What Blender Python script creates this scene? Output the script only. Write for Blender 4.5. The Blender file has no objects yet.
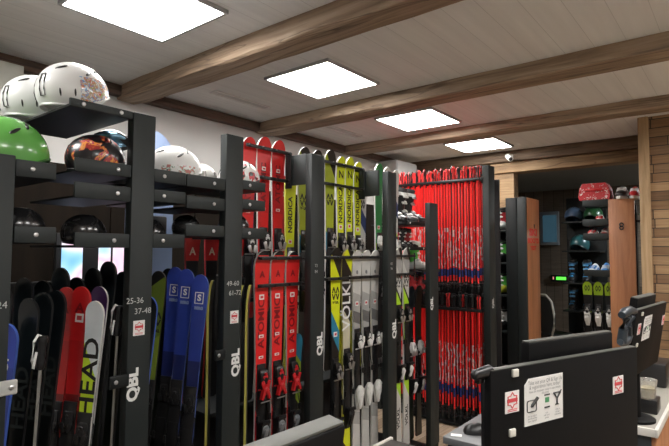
import bpy, bmesh, math, random
from mathutils import Vector, Matrix
random.seed(7)
SC = bpy.context.scene
COL = SC.collection
PI = math.pi
rad = math.radians

# ------------------------------------------------------------------ materials
MATS = {}
def lin(c):
    return tuple(((x/255)/12.92 if x/255 <= .04045 else ((x/255+.055)/1.055)**2.4) for x in c)

def new_mat(name):
    m = bpy.data.materials.new(name); m.use_nodes = True
    nt = m.node_tree; b = nt.nodes['Principled BSDF']
    return m, nt, b

def mat(name, col, rough=.5, metal=0., var=.12, scale=14, bump=0., coat=0., emit=None, estr=0., trans=0., spec=.5):
    """plain material with a little procedural tone variation"""
    if name in MATS: return MATS[name]
    m, nt, b = new_mat(name)
    N, L = nt.nodes, nt.links
    tc = N.new('ShaderNodeTexCoord'); nz = N.new('ShaderNodeTexNoise')
    nz.inputs['Scale'].default_value = scale; nz.inputs['Detail'].default_value = 4
    L.new(tc.outputs['Object'], nz.inputs['Vector'])
    mx = N.new('ShaderNodeMix'); mx.data_type = 'RGBA'
    mx.inputs[6].default_value = tuple(max(0, x*(1-var)) for x in col)+(1,)
    mx.inputs[7].default_value = tuple(min(1, x*(1+var)) for x in col)+(1,)
    L.new(nz.outputs['Fac'], mx.inputs[0]); L.new(mx.outputs[2], b.inputs['Base Color'])
    b.inputs['Roughness'].default_value = rough; b.inputs['Metallic'].default_value = metal
    b.inputs['Coat Weight'].default_value = coat
    b.inputs['Specular IOR Level'].default_value = spec
    b.inputs['Transmission Weight'].default_value = trans
    if emit:
        b.inputs['Emission Color'].default_value = tuple(emit)+(1,); b.inputs['Emission Strength'].default_value = estr
    if bump:
        bp = N.new('ShaderNodeBump'); bp.inputs['Strength'].default_value = bump; bp.inputs['Distance'].default_value = .01
        L.new(nz.outputs['Fac'], bp.inputs['Height']); L.new(bp.outputs['Normal'], b.inputs['Normal'])
    MATS[name] = m
    return m

def ramp_node(nt, stops, const=False):
    r = nt.nodes.new('ShaderNodeValToRGB'); cr = r.color_ramp
    if const: cr.interpolation = 'CONSTANT'
    while len(cr.elements) < len(stops): cr.elements.new(.5)
    for e, (p, c) in zip(cr.elements, stops):
        e.position = p; e.color = tuple(c)+(1,)
    return r

def wood(name, stops, grain=(1.2, 22, 22), rough=.7, bump=.35, cracks=True, offset=0.):
    if name in MATS: return MATS[name]
    m, nt, b = new_mat(name); N, L = nt.nodes, nt.links
    tc = N.new('ShaderNodeTexCoord'); mp = N.new('ShaderNodeMapping')
    mp.inputs['Scale'].default_value = grain; mp.inputs['Location'].default_value = (offset, offset, 0)
    L.new(tc.outputs['Object'], mp.inputs['Vector'])
    n1 = N.new('ShaderNodeTexNoise'); n1.inputs['Scale'].default_value = 1.; n1.inputs['Detail'].default_value = 7; n1.inputs['Roughness'].default_value = .65
    n1.inputs['Distortion'].default_value = .6
    L.new(mp.outputs[0], n1.inputs['Vector'])
    r = ramp_node(nt, stops); L.new(n1.outputs['Fac'], r.inputs[0])
    col = r.outputs[0]
    if cracks:
        mp2 = N.new('ShaderNodeMapping'); mp2.inputs['Scale'].default_value = tuple(g*.45 for g in grain)
        mp2.inputs['Location'].default_value = (3+offset, 1, 2); L.new(tc.outputs['Object'], mp2.inputs['Vector'])
        n2 = N.new('ShaderNodeTexNoise'); n2.inputs['Scale'].default_value = 1.; n2.inputs['Detail'].default_value = 3; n2.inputs['Distortion'].default_value = .8
        L.new(mp2.outputs[0], n2.inputs['Vector'])
        r2 = ramp_node(nt, [(0, (1,1,1)), (.470, (1,1,1)), (.492, (.30,.27,.25)), (.512, (1,1,1))]); L.new(n2.outputs['Fac'], r2.inputs[0])
        mx = N.new('ShaderNodeMix'); mx.data_type = 'RGBA'; mx.blend_type = 'MULTIPLY'; mx.inputs[0].default_value = .75
        L.new(col, mx.inputs[6]); L.new(r2.outputs[0], mx.inputs[7]); col = mx.outputs[2]
    L.new(col, b.inputs['Base Color']); b.inputs['Roughness'].default_value = rough
    bp = N.new('ShaderNodeBump'); bp.inputs['Strength'].default_value = bump; bp.inputs['Distance'].default_value = .01
    L.new(n1.outputs['Fac'], bp.inputs['Height']); L.new(bp.outputs[0], b.inputs['Normal'])
    MATS[name] = m
    return m

def plank_mat(name, tones, bw, bh, axis='YZ', rough=.7, mortar=.006, seam=(.02,.014,.01)):
    """boards laid in staggered courses, each board its own tone"""
    if name in MATS: return MATS[name]
    m, nt, b = new_mat(name); N, L = nt.nodes, nt.links
    tc = N.new('ShaderNodeTexCoord'); sp = N.new('ShaderNodeSeparateXYZ'); L.new(tc.outputs['Object'], sp.inputs[0])
    cb = N.new('ShaderNodeCombineXYZ')
    L.new(sp.outputs['XYZ'.index(axis[0])], cb.inputs[0]); L.new(sp.outputs['XYZ'.index(axis[1])], cb.inputs[1])
    br = N.new('ShaderNodeTexBrick'); L.new(cb.outputs[0], br.inputs['Vector'])
    br.inputs['Color1'].default_value = (0,0,0,1); br.inputs['Color2'].default_value = (1,1,1,1); br.inputs['Mortar'].default_value = (.5,.5,.5,1)
    br.inputs['Scale'].default_value = 1.; br.inputs['Brick Width'].default_value = bw; br.inputs['Row Height'].default_value = bh
    br.inputs['Mortar Size'].default_value = mortar; br.inputs['Mortar Smooth'].default_value = .2
    br.offset = .37; br.squash = .8; br.squash_frequency = 3
    r = ramp_node(nt, tones); L.new(br.outputs['Color'], r.inputs[0])
    mp = N.new('ShaderNodeMapping'); mp.inputs['Scale'].default_value = (3, 45, 45); L.new(cb.outputs[0], mp.inputs['Vector'])
    nz = N.new('ShaderNodeTexNoise'); nz.inputs['Scale'].default_value = 1; nz.inputs['Detail'].default_value = 6; nz.inputs['Distortion'].default_value = .7
    L.new(mp.outputs[0], nz.inputs['Vector'])
    r3 = ramp_node(nt, [(.25, (.62,.58,.55)), (.7, (1.,1.,1.))]); L.new(nz.outputs['Fac'], r3.inputs[0])
    mx = N.new('ShaderNodeMix'); mx.data_type = 'RGBA'; mx.blend_type = 'MULTIPLY'; mx.inputs[0].default_value = 1
    L.new(r.outputs[0], mx.inputs[6]); L.new(r3.outputs[0], mx.inputs[7])
    m2 = N.new('ShaderNodeMix'); m2.data_type = 'RGBA'; L.new(br.outputs['Fac'], m2.inputs[0])
    L.new(mx.outputs[2], m2.inputs[6]); m2.inputs[7].default_value = seam+(1,)
    L.new(m2.outputs[2], b.inputs['Base Color']); b.inputs['Roughness'].default_value = rough
    MATS[name] = m
    return m

def ski_mat(name, L_, stops, diag=0., rough=.28):
    """bands of colour counted from the tip (metres) down a ski's top sheet"""
    key = 'ski_'+name
    if key in MATS: return MATS[key]
    m, nt, b = new_mat(key); N, K = nt.nodes, nt.links
    tc = N.new('ShaderNodeTexCoord'); sp = N.new('ShaderNodeSeparateXYZ'); K.new(tc.outputs['Object'], sp.inputs[0])
    a = N.new('ShaderNodeMath'); a.operation = 'MULTIPLY_ADD'; a.inputs[1].default_value = diag
    K.new(sp.outputs[0], a.inputs[0]); K.new(sp.outputs[2], a.inputs[2])
    d = N.new('ShaderNodeMath'); d.operation = 'MULTIPLY_ADD'; d.inputs[1].default_value = -1/L_; d.inputs[2].default_value = 1.
    K.new(a.outputs[0], d.inputs[0])
    r = ramp_node(nt, [(max(0, s/L_), c) for s, c in stops], True); K.new(d.outputs[0], r.inputs[0])
    nz = N.new('ShaderNodeTexNoise'); nz.inputs['Scale'].default_value = 9; nz.inputs['Detail'].default_value = 3
    K.new(tc.outputs['Object'], nz.inputs['Vector'])
    r3 = ramp_node(nt, [(.3, (.82,.82,.82)), (.7, (1,1,1))]); K.new(nz.outputs['Fac'], r3.inputs[0])
    mx = N.new('ShaderNodeMix'); mx.data_type = 'RGBA'; mx.blend_type = 'MULTIPLY'; mx.inputs[0].default_value = 1
    K.new(r.outputs[0], mx.inputs[6]); K.new(r3.outputs[0], mx.inputs[7]); K.new(mx.outputs[2], b.inputs['Base Color'])
    b.inputs['Roughness'].default_value = rough; b.inputs['Coat Weight'].default_value = .25; b.inputs['Coat Roughness'].default_value = .15
    MATS[key] = m
    return m

def pattern_mat(name, base, cols, lo, scale=16, box=None, rough=.3, thr=.5):
    """printed artwork: noise-cut colour patches over a base colour, optionally only inside an object-space box"""
    if name in MATS: return MATS[name]
    m, nt, b = new_mat(name); N, K = nt.nodes, nt.links
    tc = N.new('ShaderNodeTexCoord')
    nz = N.new('ShaderNodeTexNoise'); nz.inputs['Scale'].default_value = scale; nz.inputs['Detail'].default_value = 3; nz.inputs['Distortion'].default_value = 1.2
    K.new(tc.outputs['Object'], nz.inputs['Vector'])
    st = [(0, base)]
    for i, c in enumerate(cols): st.append((lo+i*.045, c))
    r = ramp_node(nt, st, True); K.new(nz.outputs['Fac'], r.inputs[0]); out = r.outputs[0]
    if box:
        sp = N.new('ShaderNodeSeparateXYZ'); K.new(tc.outputs['Object'], sp.inputs[0]); prev = None
        for i in range(3):
            for v, op in ((box[i][0], 'GREATER_THAN'), (box[i][1], 'LESS_THAN')):
                q = N.new('ShaderNodeMath'); q.operation = op; q.inputs[1].default_value = v; K.new(sp.outputs[i], q.inputs[0])
                if prev is not None:
                    w = N.new('ShaderNodeMath'); w.operation = 'MULTIPLY'; K.new(prev, w.inputs[0]); K.new(q.outputs[0], w.inputs[1]); prev = w.outputs[0]
                else: prev = q.outputs[0]
        mx = N.new('ShaderNodeMix'); mx.data_type = 'RGBA'; K.new(prev, mx.inputs[0]); mx.inputs[6].default_value = tuple(base)+(1,)
        K.new(out, mx.inputs[7]); out = mx.outputs[2]
    K.new(out, b.inputs['Base Color']); b.inputs['Roughness'].default_value = rough; b.inputs['Coat Weight'].default_value = .3
    MATS[name] = m
    return m

# ------------------------------------------------------------------ mesh building
class MB:
    def __init__(s): s.bm = bmesh.new()
    def _merge(s, t, M=None, mi=0):
        if M is not None: t.transform(M)
        for f in t.faces: f.material_index = mi
        me = bpy.data.meshes.new('tmp'); t.to_mesh(me); t.free()
        s.bm.from_mesh(me); bpy.data.meshes.remove(me)
        return s
    def box(s, x0, x1, y0, y1, z0, z1, bev=0., mi=0, M=None, seg=2):
        t = bmesh.new(); bmesh.ops.create_cube(t, size=1)
        t.transform(Matrix.Translation(((x0+x1)/2, (y0+y1)/2, (z0+z1)/2)) @ Matrix.Diagonal((abs(x1-x0), abs(y1-y0), abs(z1-z0), 1)))
        if bev: bmesh.ops.bevel(t, geom=list(t.edges), offset=bev, segments=seg, affect='EDGES', profile=.5)
        return s._merge(t, M, mi)
    def cyl(s, p0, p1, r0, r1=None, n=14, mi=0):
        r1 = r0 if r1 is None else r1
        p0, p1 = Vector(p0), Vector(p1); d = p1-p0
        t = bmesh.new(); bmesh.ops.create_cone(t, cap_ends=True, segments=n, radius1=r0, radius2=r1, depth=d.length)
        M = Matrix.Translation((p0+p1)/2) @ d.to_track_quat('Z', 'Y').to_matrix().to_4x4()
        return s._merge(t, M, mi)
    def ell(s, c, r, mi=0, u=18, v=12, M=None):
        t = bmesh.new(); bmesh.ops.create_uvsphere(t, u_segments=u, v_segments=v, radius=1)
        t.transform(Matrix.Translation(c) @ (M or Matrix()) @ Matrix.Diagonal((r[0], r[1], r[2], 1)))
        return s._merge(t, None, mi)
    def loft(s, rings, mi=0, cap0=True, cap1=True, close=True):
        t = bmesh.new(); R = [[t.verts.new(p) for p in r] for r in rings]
        for a, b in zip(R, R[1:]):
            n = len(a)
            for i in range(n if close else n-1):
                j = (i+1) % n
                t.faces.new((a[i], a[j], b[j], b[i]))
        if cap0: t.faces.new(list(reversed(R[0])))
        if cap1: t.faces.new(R[-1])
        bmesh.ops.recalc_face_normals(t, faces=list(t.faces))
        return s._merge(t, None, mi)
    def lathe(s, prof, n=20, mi=0, M=None):
        t = bmesh.new(); R = []
        for r, z in prof:
            R.append([t.verts.new((r*math.cos(2*PI*i/n), r*math.sin(2*PI*i/n), z)) for i in range(n)])
        for a, b in zip(R, R[1:]):
            for i in range(n): t.faces.new((a[i], a[(i+1) % n], b[(i+1) % n], b[i]))
        t.faces.new(list(reversed(R[0]))); t.faces.new(R[-1])
        bmesh.ops.recalc_face_normals(t, faces=list(t.faces))
        return s._merge(t, M, mi)
    def tube(s, pts, r, n=8, mi=0, closed=False):
        pts = [Vector(p) for p in pts]; rings = []; N_ = len(pts)
        up = Vector((0, 0, 1))
        for i, p in enumerate(pts):
            a = pts[(i-1) % N_] if (closed or i > 0) else p; b = pts[(i+1) % N_] if (closed or i < N_-1) else p
            d = (b-a).normalized(); u = d.cross(up)
            if u.length < .05: u = d.cross(Vector((1, 0, 0)))
            u.normalize(); v = d.cross(u)
            rr = r[i] if isinstance(r, (list, tuple)) else r
            rings.append([p+u*rr*math.cos(2*PI*k/n)+v*rr*math.sin(2*PI*k/n) for k in range(n)])
        if closed: rings.append(rings[0])
        return s.loft(rings, mi, not closed, not closed)
    def prism(s, poly, y0, y1, mi=0, M=None):
        """polygon in XZ, thickness along Y"""
        t = bmesh.new()
        a = [t.verts.new((x, y0, z)) for x, z in poly]; b = [t.verts.new((x, y1, z)) for x, z in poly]
        t.faces.new(a); t.faces.new(list(reversed(b)))
        for i in range(len(a)): t.faces.new((a[i], b[i], b[(i+1) % len(a)], a[(i+1) % len(a)]))
        bmesh.ops.recalc_face_normals(t, faces=list(t.faces))
        return s._merge(t, M, mi)
    def mesh(s, name, mats, ang=35):
        me = bpy.data.meshes.new(name); s.bm.to_mesh(me); s.bm.free()
        for m in (mats if isinstance(mats, (list, tuple)) else [mats]): me.materials.append(m)
        me.polygons.foreach_set('use_smooth', [True]*len(me.polygons))
        try: me.set_sharp_from_angle(angle=rad(ang))
        except Exception: pass
        return me

def ell_ring(cx, cy, z, rx, ry, n=18, tilt=0.):
    return [(cx+rx*math.cos(2*PI*i/n), cy+ry*math.sin(2*PI*i/n), z+tilt*rx*math.cos(2*PI*i/n)) for i in range(n)]
CACHE = {}
def cached(key, fn):
    if key not in CACHE: CACHE[key] = fn()
    return CACHE[key]

def link(name, me, parent=None, loc=(0,0,0), rot=(0,0,0)):
    o = bpy.data.objects.new(name, me); COL.objects.link(o)
    o.location = loc; o.rotation_euler = rot
    if parent is not None: o.parent = parent
    return o
def thing(name, label, cat, loc=(0,0,0), rot=(0,0,0), group=None, me=None):
    o = link(name, me, None, loc, rot); o['label'] = label; o['category'] = cat
    if group: o['group'] = group
    return o
def struct(name, mb, m, label=None):
    o = link(name, mb.mesh(name, m)); o['kind'] = 'structure'
    if label: o['label'] = label
    return o

def text_raw(s, size, bold=0.):
    def f():
        cu = bpy.data.curves.new('t', 'FONT'); cu.body = s; cu.size = size; cu.align_x = 'CENTER'; cu.align_y = 'CENTER'
        cu.offset = bold; cu.resolution_u = 3
        o = bpy.data.objects.new('t', cu); COL.objects.link(o)
        dg = bpy.context.evaluated_depsgraph_get(); dg.update()
        me = bpy.data.meshes.new_from_object(o.evaluated_get(dg))
        v = [tuple(x.co) for x in me.vertices]; fc = [tuple(p.vertices) for p in me.polygons]
        bpy.data.objects.remove(o); bpy.data.curves.remove(cu); bpy.data.meshes.remove(me)
        return v, fc
    return cached(('txt', s, size, bold), f)
FRONT = lambda x, y: (x, 0, y)          # reads left to right on a face looking towards -Y
UP = lambda x, y: (-y, 0, x)            # reads bottom to top on a face looking towards -Y
SIDE = lambda x, y: (0, -x, y)          # on a face looking towards -X
def text_mesh(items, m, key=None):
    """items: (string, size, orientation, (x, y, z)[, stretch of x, bold])"""
    def f():
        vs, fs = [], []
        for it in items:
            s, size, fn, at = it[:4]; st = it[4] if len(it) > 4 else 1.; bold = it[5] if len(it) > 5 else 0.
            v, fc = text_raw(s, size, bold); o = len(vs)
            for p in v:
                q = fn(p[0]*st, p[1]); vs.append((q[0]+at[0], q[1]+at[1], q[2]+at[2]))
            fs += [tuple(i+o for i in c) for c in fc]
        me = bpy.data.meshes.new('lettering'); me.from_pydata(vs, [], fs); me.materials.append(m)
        return me
    return cached(key, f) if key else f()

# ------------------------------------------------------------------ palette
M_post = mat('post_paint', (.021,.026,.026), .5, var=.08, scale=6, spec=.35)
M_postd = mat('post_paint_dark', (.010,.012,.0125), .5, var=.1, spec=.3)
M_blk = mat('black_plastic', (.012,.012,.013), .35, var=.2)
M_rub = mat('black_rubber', (.015,.015,.015), .6, var=.2)
M_grey = mat('grey_plastic', (.16,.17,.18), .4)
M_steel = mat('steel', (.62,.62,.63), .3, .9, var=.06)
M_wht = mat('white_plastic', (.78,.78,.76), .35, var=.04)
M_cream = mat('cream_print', (.75,.70,.55), .4)
M_red = mat('red_plastic', (.55,.018,.022), .35)
M_print = mat('white_print', (.80,.80,.78), .5, var=.03)
M_chalk = mat('chalk_writing', (.52,.53,.52), .8)
M_stick = mat('sticker_paper', (.80,.79,.77), .5, var=.03)
M_redink = mat('red_ink', (.62,.06,.07), .5)
M_greyink = mat('grey_ink', (.20,.20,.21), .6)
M_blackink = mat('black_ink', (.012,.012,.012), .5)
M_darkred = mat('dark_red_ink', (.22,.008,.012), .35)
M_rail = mat('rail_black', (.014,.014,.015), .3, var=.1)

# ------------------------------------------------------------------ room
H = 2.933
W_beam = wood('beam_wood', [(.25, (.14,.095,.062)), (.5, (.32,.225,.150)), (.72, (.48,.37,.27))], grain=(20, 1.1, 20))
W_trim = wood('trim_wood', [(.3, (.075,.048,.036)), (.6, (.16,.103,.075)), (.8, (.24,.165,.12))], grain=(1.1, 20, 20))
W_lint = wood('lintel_wood', [(.25, (.13,.078,.038)), (.5, (.27,.17,.085)), (.75, (.40,.27,.15))], grain=(22, 1.3, 22))
W_lintd = wood('lintel_wood_dark', [(.25, (.07,.045,.028)), (.5, (.16,.105,.065)), (.75, (.26,.18,.115))], grain=(22, 1.3, 22))
W_edge = wood('edge_post_wood', [(.25, (.24,.15,.075)), (.5, (.42,.28,.15)), (.75, (.55,.39,.23))], grain=(22, 22, 1.4), cracks=False)
W_panel = wood('panel_wood', [(.25, (.29,.115,.050)), (.5, (.45,.195,.090)), (.75, (.56,.27,.13))], grain=(14, 14, 1.0), rough=.45, bump=.05, cracks=False)

def ceiling_mat():
    m, nt, b = new_mat('ceiling_boards'); N, K = nt.nodes, nt.links
    tc = N.new('ShaderNodeTexCoord'); mp = N.new('ShaderNodeMapping'); mp.inputs['Scale'].default_value = (.8, 14, 1); K.new(tc.outputs['Object'], mp.inputs[0])
    nz = N.new('ShaderNodeTexNoise'); nz.inputs['Scale'].default_value = 1; nz.inputs['Detail'].default_value = 6; K.new(mp.outputs[0], nz.inputs['Vector'])
    r = ramp_node(nt, [(.2, (.73,.72,.70)), (.8, (.86,.85,.825))]); K.new(nz.outputs['Fac'], r.inputs[0])
    sp = N.new('ShaderNodeSeparateXYZ'); K.new(tc.outputs['Object'], sp.inputs[0])
    q = N.new('ShaderNodeMath'); q.operation = 'PINGPONG'; q.inputs[1].default_value = .09; K.new(sp.outputs[1], q.inputs[0])
    l = N.new('ShaderNodeMath'); l.operation = 'LESS_THAN'; l.inputs[1].default_value = .0018; K.new(q.outputs[0], l.inputs[0])
    mx = N.new('ShaderNodeMix'); mx.data_type = 'RGBA'; K.new(l.outputs[0], mx.inputs[0]); K.new(r.outputs[0], mx.inputs[6]); mx.inputs[7].default_value = (.60,.59,.57,1)
    K.new(mx.outputs[2], b.inputs['Base Color']); b.inputs['Roughness'].default_value = .75
    return m
M_ceil = ceiling_mat()
M_wall = mat('wall_plaster', (.66,.65,.63), .85, var=.04, scale=5)
M_floor = plank_mat('floor_boards', [(0, (.38,.29,.20)), (.5, (.48,.38,.27)), (1, (.55,.45,.33))], 1.3, .14, 'XY', .5, .002)
M_planks = plank_mat('wall_planks', [(0, (.15,.080,.036)), (.25, (.29,.165,.078)), (.5, (.21,.120,.062)), (.75, (.42,.265,.135)), (1, (.31,.20,.11))], .42, .088, 'YZ', .7, .004)
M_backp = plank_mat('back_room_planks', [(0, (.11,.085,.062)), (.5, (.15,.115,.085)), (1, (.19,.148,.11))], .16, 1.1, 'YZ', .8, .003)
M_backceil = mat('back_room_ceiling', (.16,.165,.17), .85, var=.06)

X0, X1, Y0, Y1 = -2.5, 9.0, -2.6, 3.95
struct('floor', MB().box(X0, X1, Y0, Y1, -.08, 0), M_floor)
struct('ceiling', MB().box(X0, 6.9, Y0, Y1, H, H+.1), M_ceil)
struct('wall_back', MB().box(X0, 6.9, Y1, Y1+.12, 0, H), M_wall)
struct('wall_left', MB().box(X0-.12, X0, Y0, Y1, 0, H), M_wall)
struct('wall_front', MB().box(X0, 5.75, Y0-.12, Y0, 0, H), M_wall)
struct('wall_right', MB().box(5.75, 6.6, Y0, .765, 0, H), M_planks, 'wall clad in short horizontal boards of mixed brown tones')
struct('trim_1', MB().box(5.715, 5.765, .700, .790, 0, H, .006), W_edge, 'pale wooden corner board at the end of the plank wall')
struct('wall_partition', MB().box(6.66, 6.82, 2.34, Y1, 0, 2.66), W_lint)
struct('trim_2', MB().box(6.62, 6.86, .765, Y1, 2.655, 2.79, .012), W_lint, 'pale timber lintel over the opening to the back room')
struct('trim_3', MB().box(6.56, 6.86, .765, Y1, 2.792, H, .012), W_lintd, 'dark rough timber above the lintel')
struct('trim_4', MB().box(X0, 6.5, Y1-.085, Y1, H-.085, H, .01), W_trim, 'dark timber strip along the top of the back wall')
# back room
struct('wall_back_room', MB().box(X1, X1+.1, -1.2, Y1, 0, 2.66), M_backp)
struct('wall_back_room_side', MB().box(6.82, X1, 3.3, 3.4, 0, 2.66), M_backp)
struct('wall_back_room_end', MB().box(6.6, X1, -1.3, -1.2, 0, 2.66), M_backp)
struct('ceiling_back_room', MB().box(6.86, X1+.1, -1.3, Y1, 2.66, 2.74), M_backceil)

def beam(x0, x1, d, y1, label):
    rings = []
    random.seed(int(x0*100))
    for i in range(33):
        y = Y0+.01+(y1-Y0-.01)*i/32
        w = [random.uniform(-.007, .007) for _ in range(4)]
        e = .016*max(0, (i-31))   # worn, rounded end at the back wall
        rings.append([(x0+w[0]+e, y, H-.0005), (x0+w[1]+e, y, H-d+.012+w[2]+e), (x0+.015+e, y, H-d+w[3]*.6+e), (x1-.015-e, y, H-d+w[2]*.6+e), (x1+w[0]-e, y, H-d+.012+w[1]+e), (x1+w[3]-e, y, H-.0005)])
    mb = MB(); mb.loft(rings)
    me = mb.mesh('beam', W_beam, 28)
    o = link('ceiling_beam', me); o['kind'] = 'structure'; o['label'] = label
    return o
beam(.58, .77, .11, 3.945, 'rough timber beam at the start of the ceiling')
beam(2.065, 2.265, .125, 3.945, 'rough timber ceiling beam nearest the white helmets')
beam(3.575, 3.80, .112, 3.945, 'rough timber ceiling beam between second and third light panels')
beam(5.02, 5.235, .10, 3.945, 'rough timber ceiling beam before the last light panel')

# ceiling light panels
M_diff = mat('light_diffuser', (.9,.9,.9), .5, emit=(1, .975, .94), estr=27.)
M_lframe = mat('light_frame', (.42,.42,.42), .4)
def light_panel(x0, y0, label):
    t = thing('ceiling_light', label, 'ceiling light', (x0+.31, y0+.31, H), group='square ceiling light panels')
    def fr():
        mb = MB(); a, b = .318, .300
        for q in ((-a, a, -a, -b), (-a, a, b, a), (-a, -b, -b, b), (b, a, -b, b)): mb.box(*q, -.024, -.0005, .002)
        return mb.mesh('frame', M_lframe)
    link('light_frame', cached('lfr', fr), t)
    link('diffuser', cached('ldf', lambda: MB().box(-.300, .300, -.300, .300, -.020, -.004).mesh('diffuser', M_diff)), t)
for x0, y0, lb in ((1.155, 2.195, 'square white ceiling light panel above the two white helmets, cut by the photo edge'),
                   (2.66, 2.20, 'square white ceiling light panel between the first two beams, second nearest'),
                   (4.145, 2.20, 'square white ceiling light panel third along, above the yellow skis'),
                   (5.63, 2.20, 'smallest looking square white ceiling light panel by the white wall camera'),
                   (-.33, 2.20, 'square white ceiling light panel beyond the start of the ski racks'),
                   (-.33, -.80, 'square white ceiling light panel behind the counter'),
                   (1.155, -.80, 'square white ceiling light panel over the staff side'),
                   (2.66, -.80, 'square white ceiling light panel over the plain side of the room'),
                   (4.145, -.80, 'square white ceiling light panel near the plank wall')):
    light_panel(x0, y0, lb)
def back_fill():  # fill lamp added out of view to brighten the back room
    t = thing('ceiling_light', 'added fill light out of view on the back room ceiling', 'ceiling light', (7.8, .15, 2.66))
    link('light_frame', MB().box(-.20, .20, -.20, .20, -.025, -.0005, .003).mesh('blf', M_lframe), t)
    link('diffuser', MB().box(-.185, .185, -.185, .185, -.030, -.0255).mesh('bld', mat('back_room_fill', (.9,.9,.9), .5, emit=(.85, .95, 1.), estr=120.)), t)
back_fill()
# linear ceiling vents
def vent(x0, x1, y, label):
    t = thing('ceiling_vent', label, 'air vent', ((x0+x1)/2, y, H), group='slot air vents in the ceiling'); hw = (x1-x0)/2
    mb = MB()
    for q in ((-hw, hw, -.045, -.033), (-hw, hw, .033, .045), (-hw, -hw+.012, -.033, .033), (hw-.012, hw, -.033, .033)): mb.box(*q, -.012, -.0005, .002)
    link('vent_frame', mb.mesh('vf', mat('vent_paint', (.80,.79,.77), .5)), t)
    mb = MB()
    for k in range(3): mb.box(-hw+.012, hw-.012, -.024+k*.018, -.012+k*.018, -.009, -.002)
    link('vent_slat', mb.mesh('vs', mat('vent_slat_paint', (.58,.57,.56), .5)), t)
vent(2.63, 3.25, 3.41, 'long pale slot vent in the ceiling left of the second light panel')
vent(4.10, 4.70, 3.41, 'long pale slot vent in the ceiling left of the third light panel')

# ------------------------------------------------------------------ rack posts
PY = 2.0
def post_badge(t, at):
    link('lettering', text_mesh([('QBL', .066, UP, at, 1.08, .0030)], M_print), t)
def sticker(t, x, z, y, w=.052, h=.062, name='sticker'):
    s = link(name, cached(('stk', w, h), lambda: MB().box(-w/2, w/2, -.0012, 0, -h/2, h/2).mesh('stk', M_stick)), t, (x, y, z))
    def art():
        mb = MB(); n = 12; R = w*.38
        pts = [((R if i % 2 == 0 else R*.66)*math.sin(2*PI*i/n), (R if i % 2 == 0 else R*.66)*math.cos(2*PI*i/n)+h*.08) for i in range(n)]
        for i in range(n):
            a, b = Vector((pts[i][0], 0, pts[i][1])), Vector((pts[(i+1) % n][0], 0, pts[(i+1) % n][1]))
            mb.cyl(a, b, w*.025, n=5)
        mb.box(-w*.36, w*.36, -.0006, .0006, h*.08-h*.085, h*.08+h*.085)
        for k in range(2): mb.box(-w*.34, w*.34, -.0004, .0004, -h*(.34+.08*k)-h*.015, -h*(.34+.08*k)+h*.015)
        return mb.mesh('sart', M_redink)
    link('sticker_print', cached(('sart', w, h), art), s, (0, -.0016, 0))
    return s
def screw_mesh():
    mb = MB(); mb.lathe([(.0085, 0), (.0085, .002), (.006, .0035), (.003, .004)], 14, M=Matrix.Rotation(PI/2, 4, 'X'))
    return mb.mesh('screw', M_steel)

def post(x0, x1, z1, label, y=PY, dep=.05, name='rack_post', zb=.06):
    t = thing(name, label, 'rack post', ((x0+x1)/2, y, 0), group='dark grey rack posts')
    hw = (x1-x0)/2
    mb = MB(); mb.box(-hw, hw, 0, dep, zb, z1, .004)
    link('post_body', mb.mesh('post', M_post), t)
    mb = MB(); mb.box(-hw-.02, hw+.02, -.02, dep+.25, 0, .012, .003); mb.box(-hw+.01, hw-.01, .004, dep-.004, .0125, zb-.0005)
    link('foot_plate', mb.mesh('foot', M_postd), t)
    return t, hw
def rails(t, x0, x1, y, zs, label=None, tx=0., tag='ski_rail'):
    """horizontal bars with rubber pegs; world x0..x1, attached to post thing t"""
    lx, ly = t.location.x, t.location.y
    for z in zs:
        mb = MB(); mb.box(x0-lx, x1-lx, y-ly-.008, y-ly+.006, z-.010, z+.010, .003)
        r = link(tag, mb.mesh('rail', M_rail), t)
        n = max(2, int(round((x1-x0)/.125)))
        for k in range(n+1):
            px = x0-lx+.012+(x1-x0-.024)*k/n
            link('rail_peg', cached('peg', lambda: MB().cyl((0, 0, 0), (0, -.0135, 0), .009, .007, 10).mesh('peg', M_rub)), r, (px, y-ly-.0085, z))
def bracket(t, x, z0, z1, y0=.05, y1=.212):
    lx = t.location.x
    mb = MB(); mb.box(x-lx-.022, x-lx, y0, y1, z0, z1, .003); mb.box(x-lx-.034, x-lx-.0225, y1-.05, y1, z0-.02, z1+.015, .003)
    return link('bracket_plate', mb.mesh('bracket', M_post), t)

p0, h0 = post(.560, .695, 1.936, 'low dark grey rack post at the far left under the green helmet')
p1, h1 = post(1.135, 1.240, 2.19, 'tall grey rack post with chalk sizes, sticker and large white letters beside the blue skis')
p2, h2 = post(1.633, 1.744, 2.19, 'grey rack post with chalk sizes standing left of the red adult skis')
p3, h3 = post(2.275, 2.396, 2.19, 'grey rack post between the red skis and the white skis')
p4, h4 = post(3.108, 3.224, 2.19, 'grey rack post right of the white skis, beside the black boots')
p5, h5 = post(3.732, 3.877, 2.01, 'short dark rack post standing in front of the red poles', dep=.045)
post_badge(p1, (0.0-.024, -.0012, 1.047)); post_badge(p2, (.024, -.0012, 1.049)); post_badge(p3, (.024, -.0012, 1.054)); post_badge(p4, (.024, -.0012, 1.049))
link('lettering', text_mesh([('QBL', .055, UP, (-.045, -.0012, 1.19), 1., .0025)], M_print), p5)
def writing(t, items):
    for it in items: link('chalk_writing', text_mesh([it], M_chalk), t)
writing(p1, [('25-36', .034, FRONT, (-.025, -.0012, 1.393)), ('37-48', .034, FRONT, (.012, -.0012, 1.348))])
writing(p2, [('49-60', .034, FRONT, (-.002, -.0012, 1.442)), ('61-72', .034, FRONT, (.012, -.0012, 1.395))])
writing(p0, [('13-24', .034, FRONT, (.02, -.0012, 1.412))])
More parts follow.
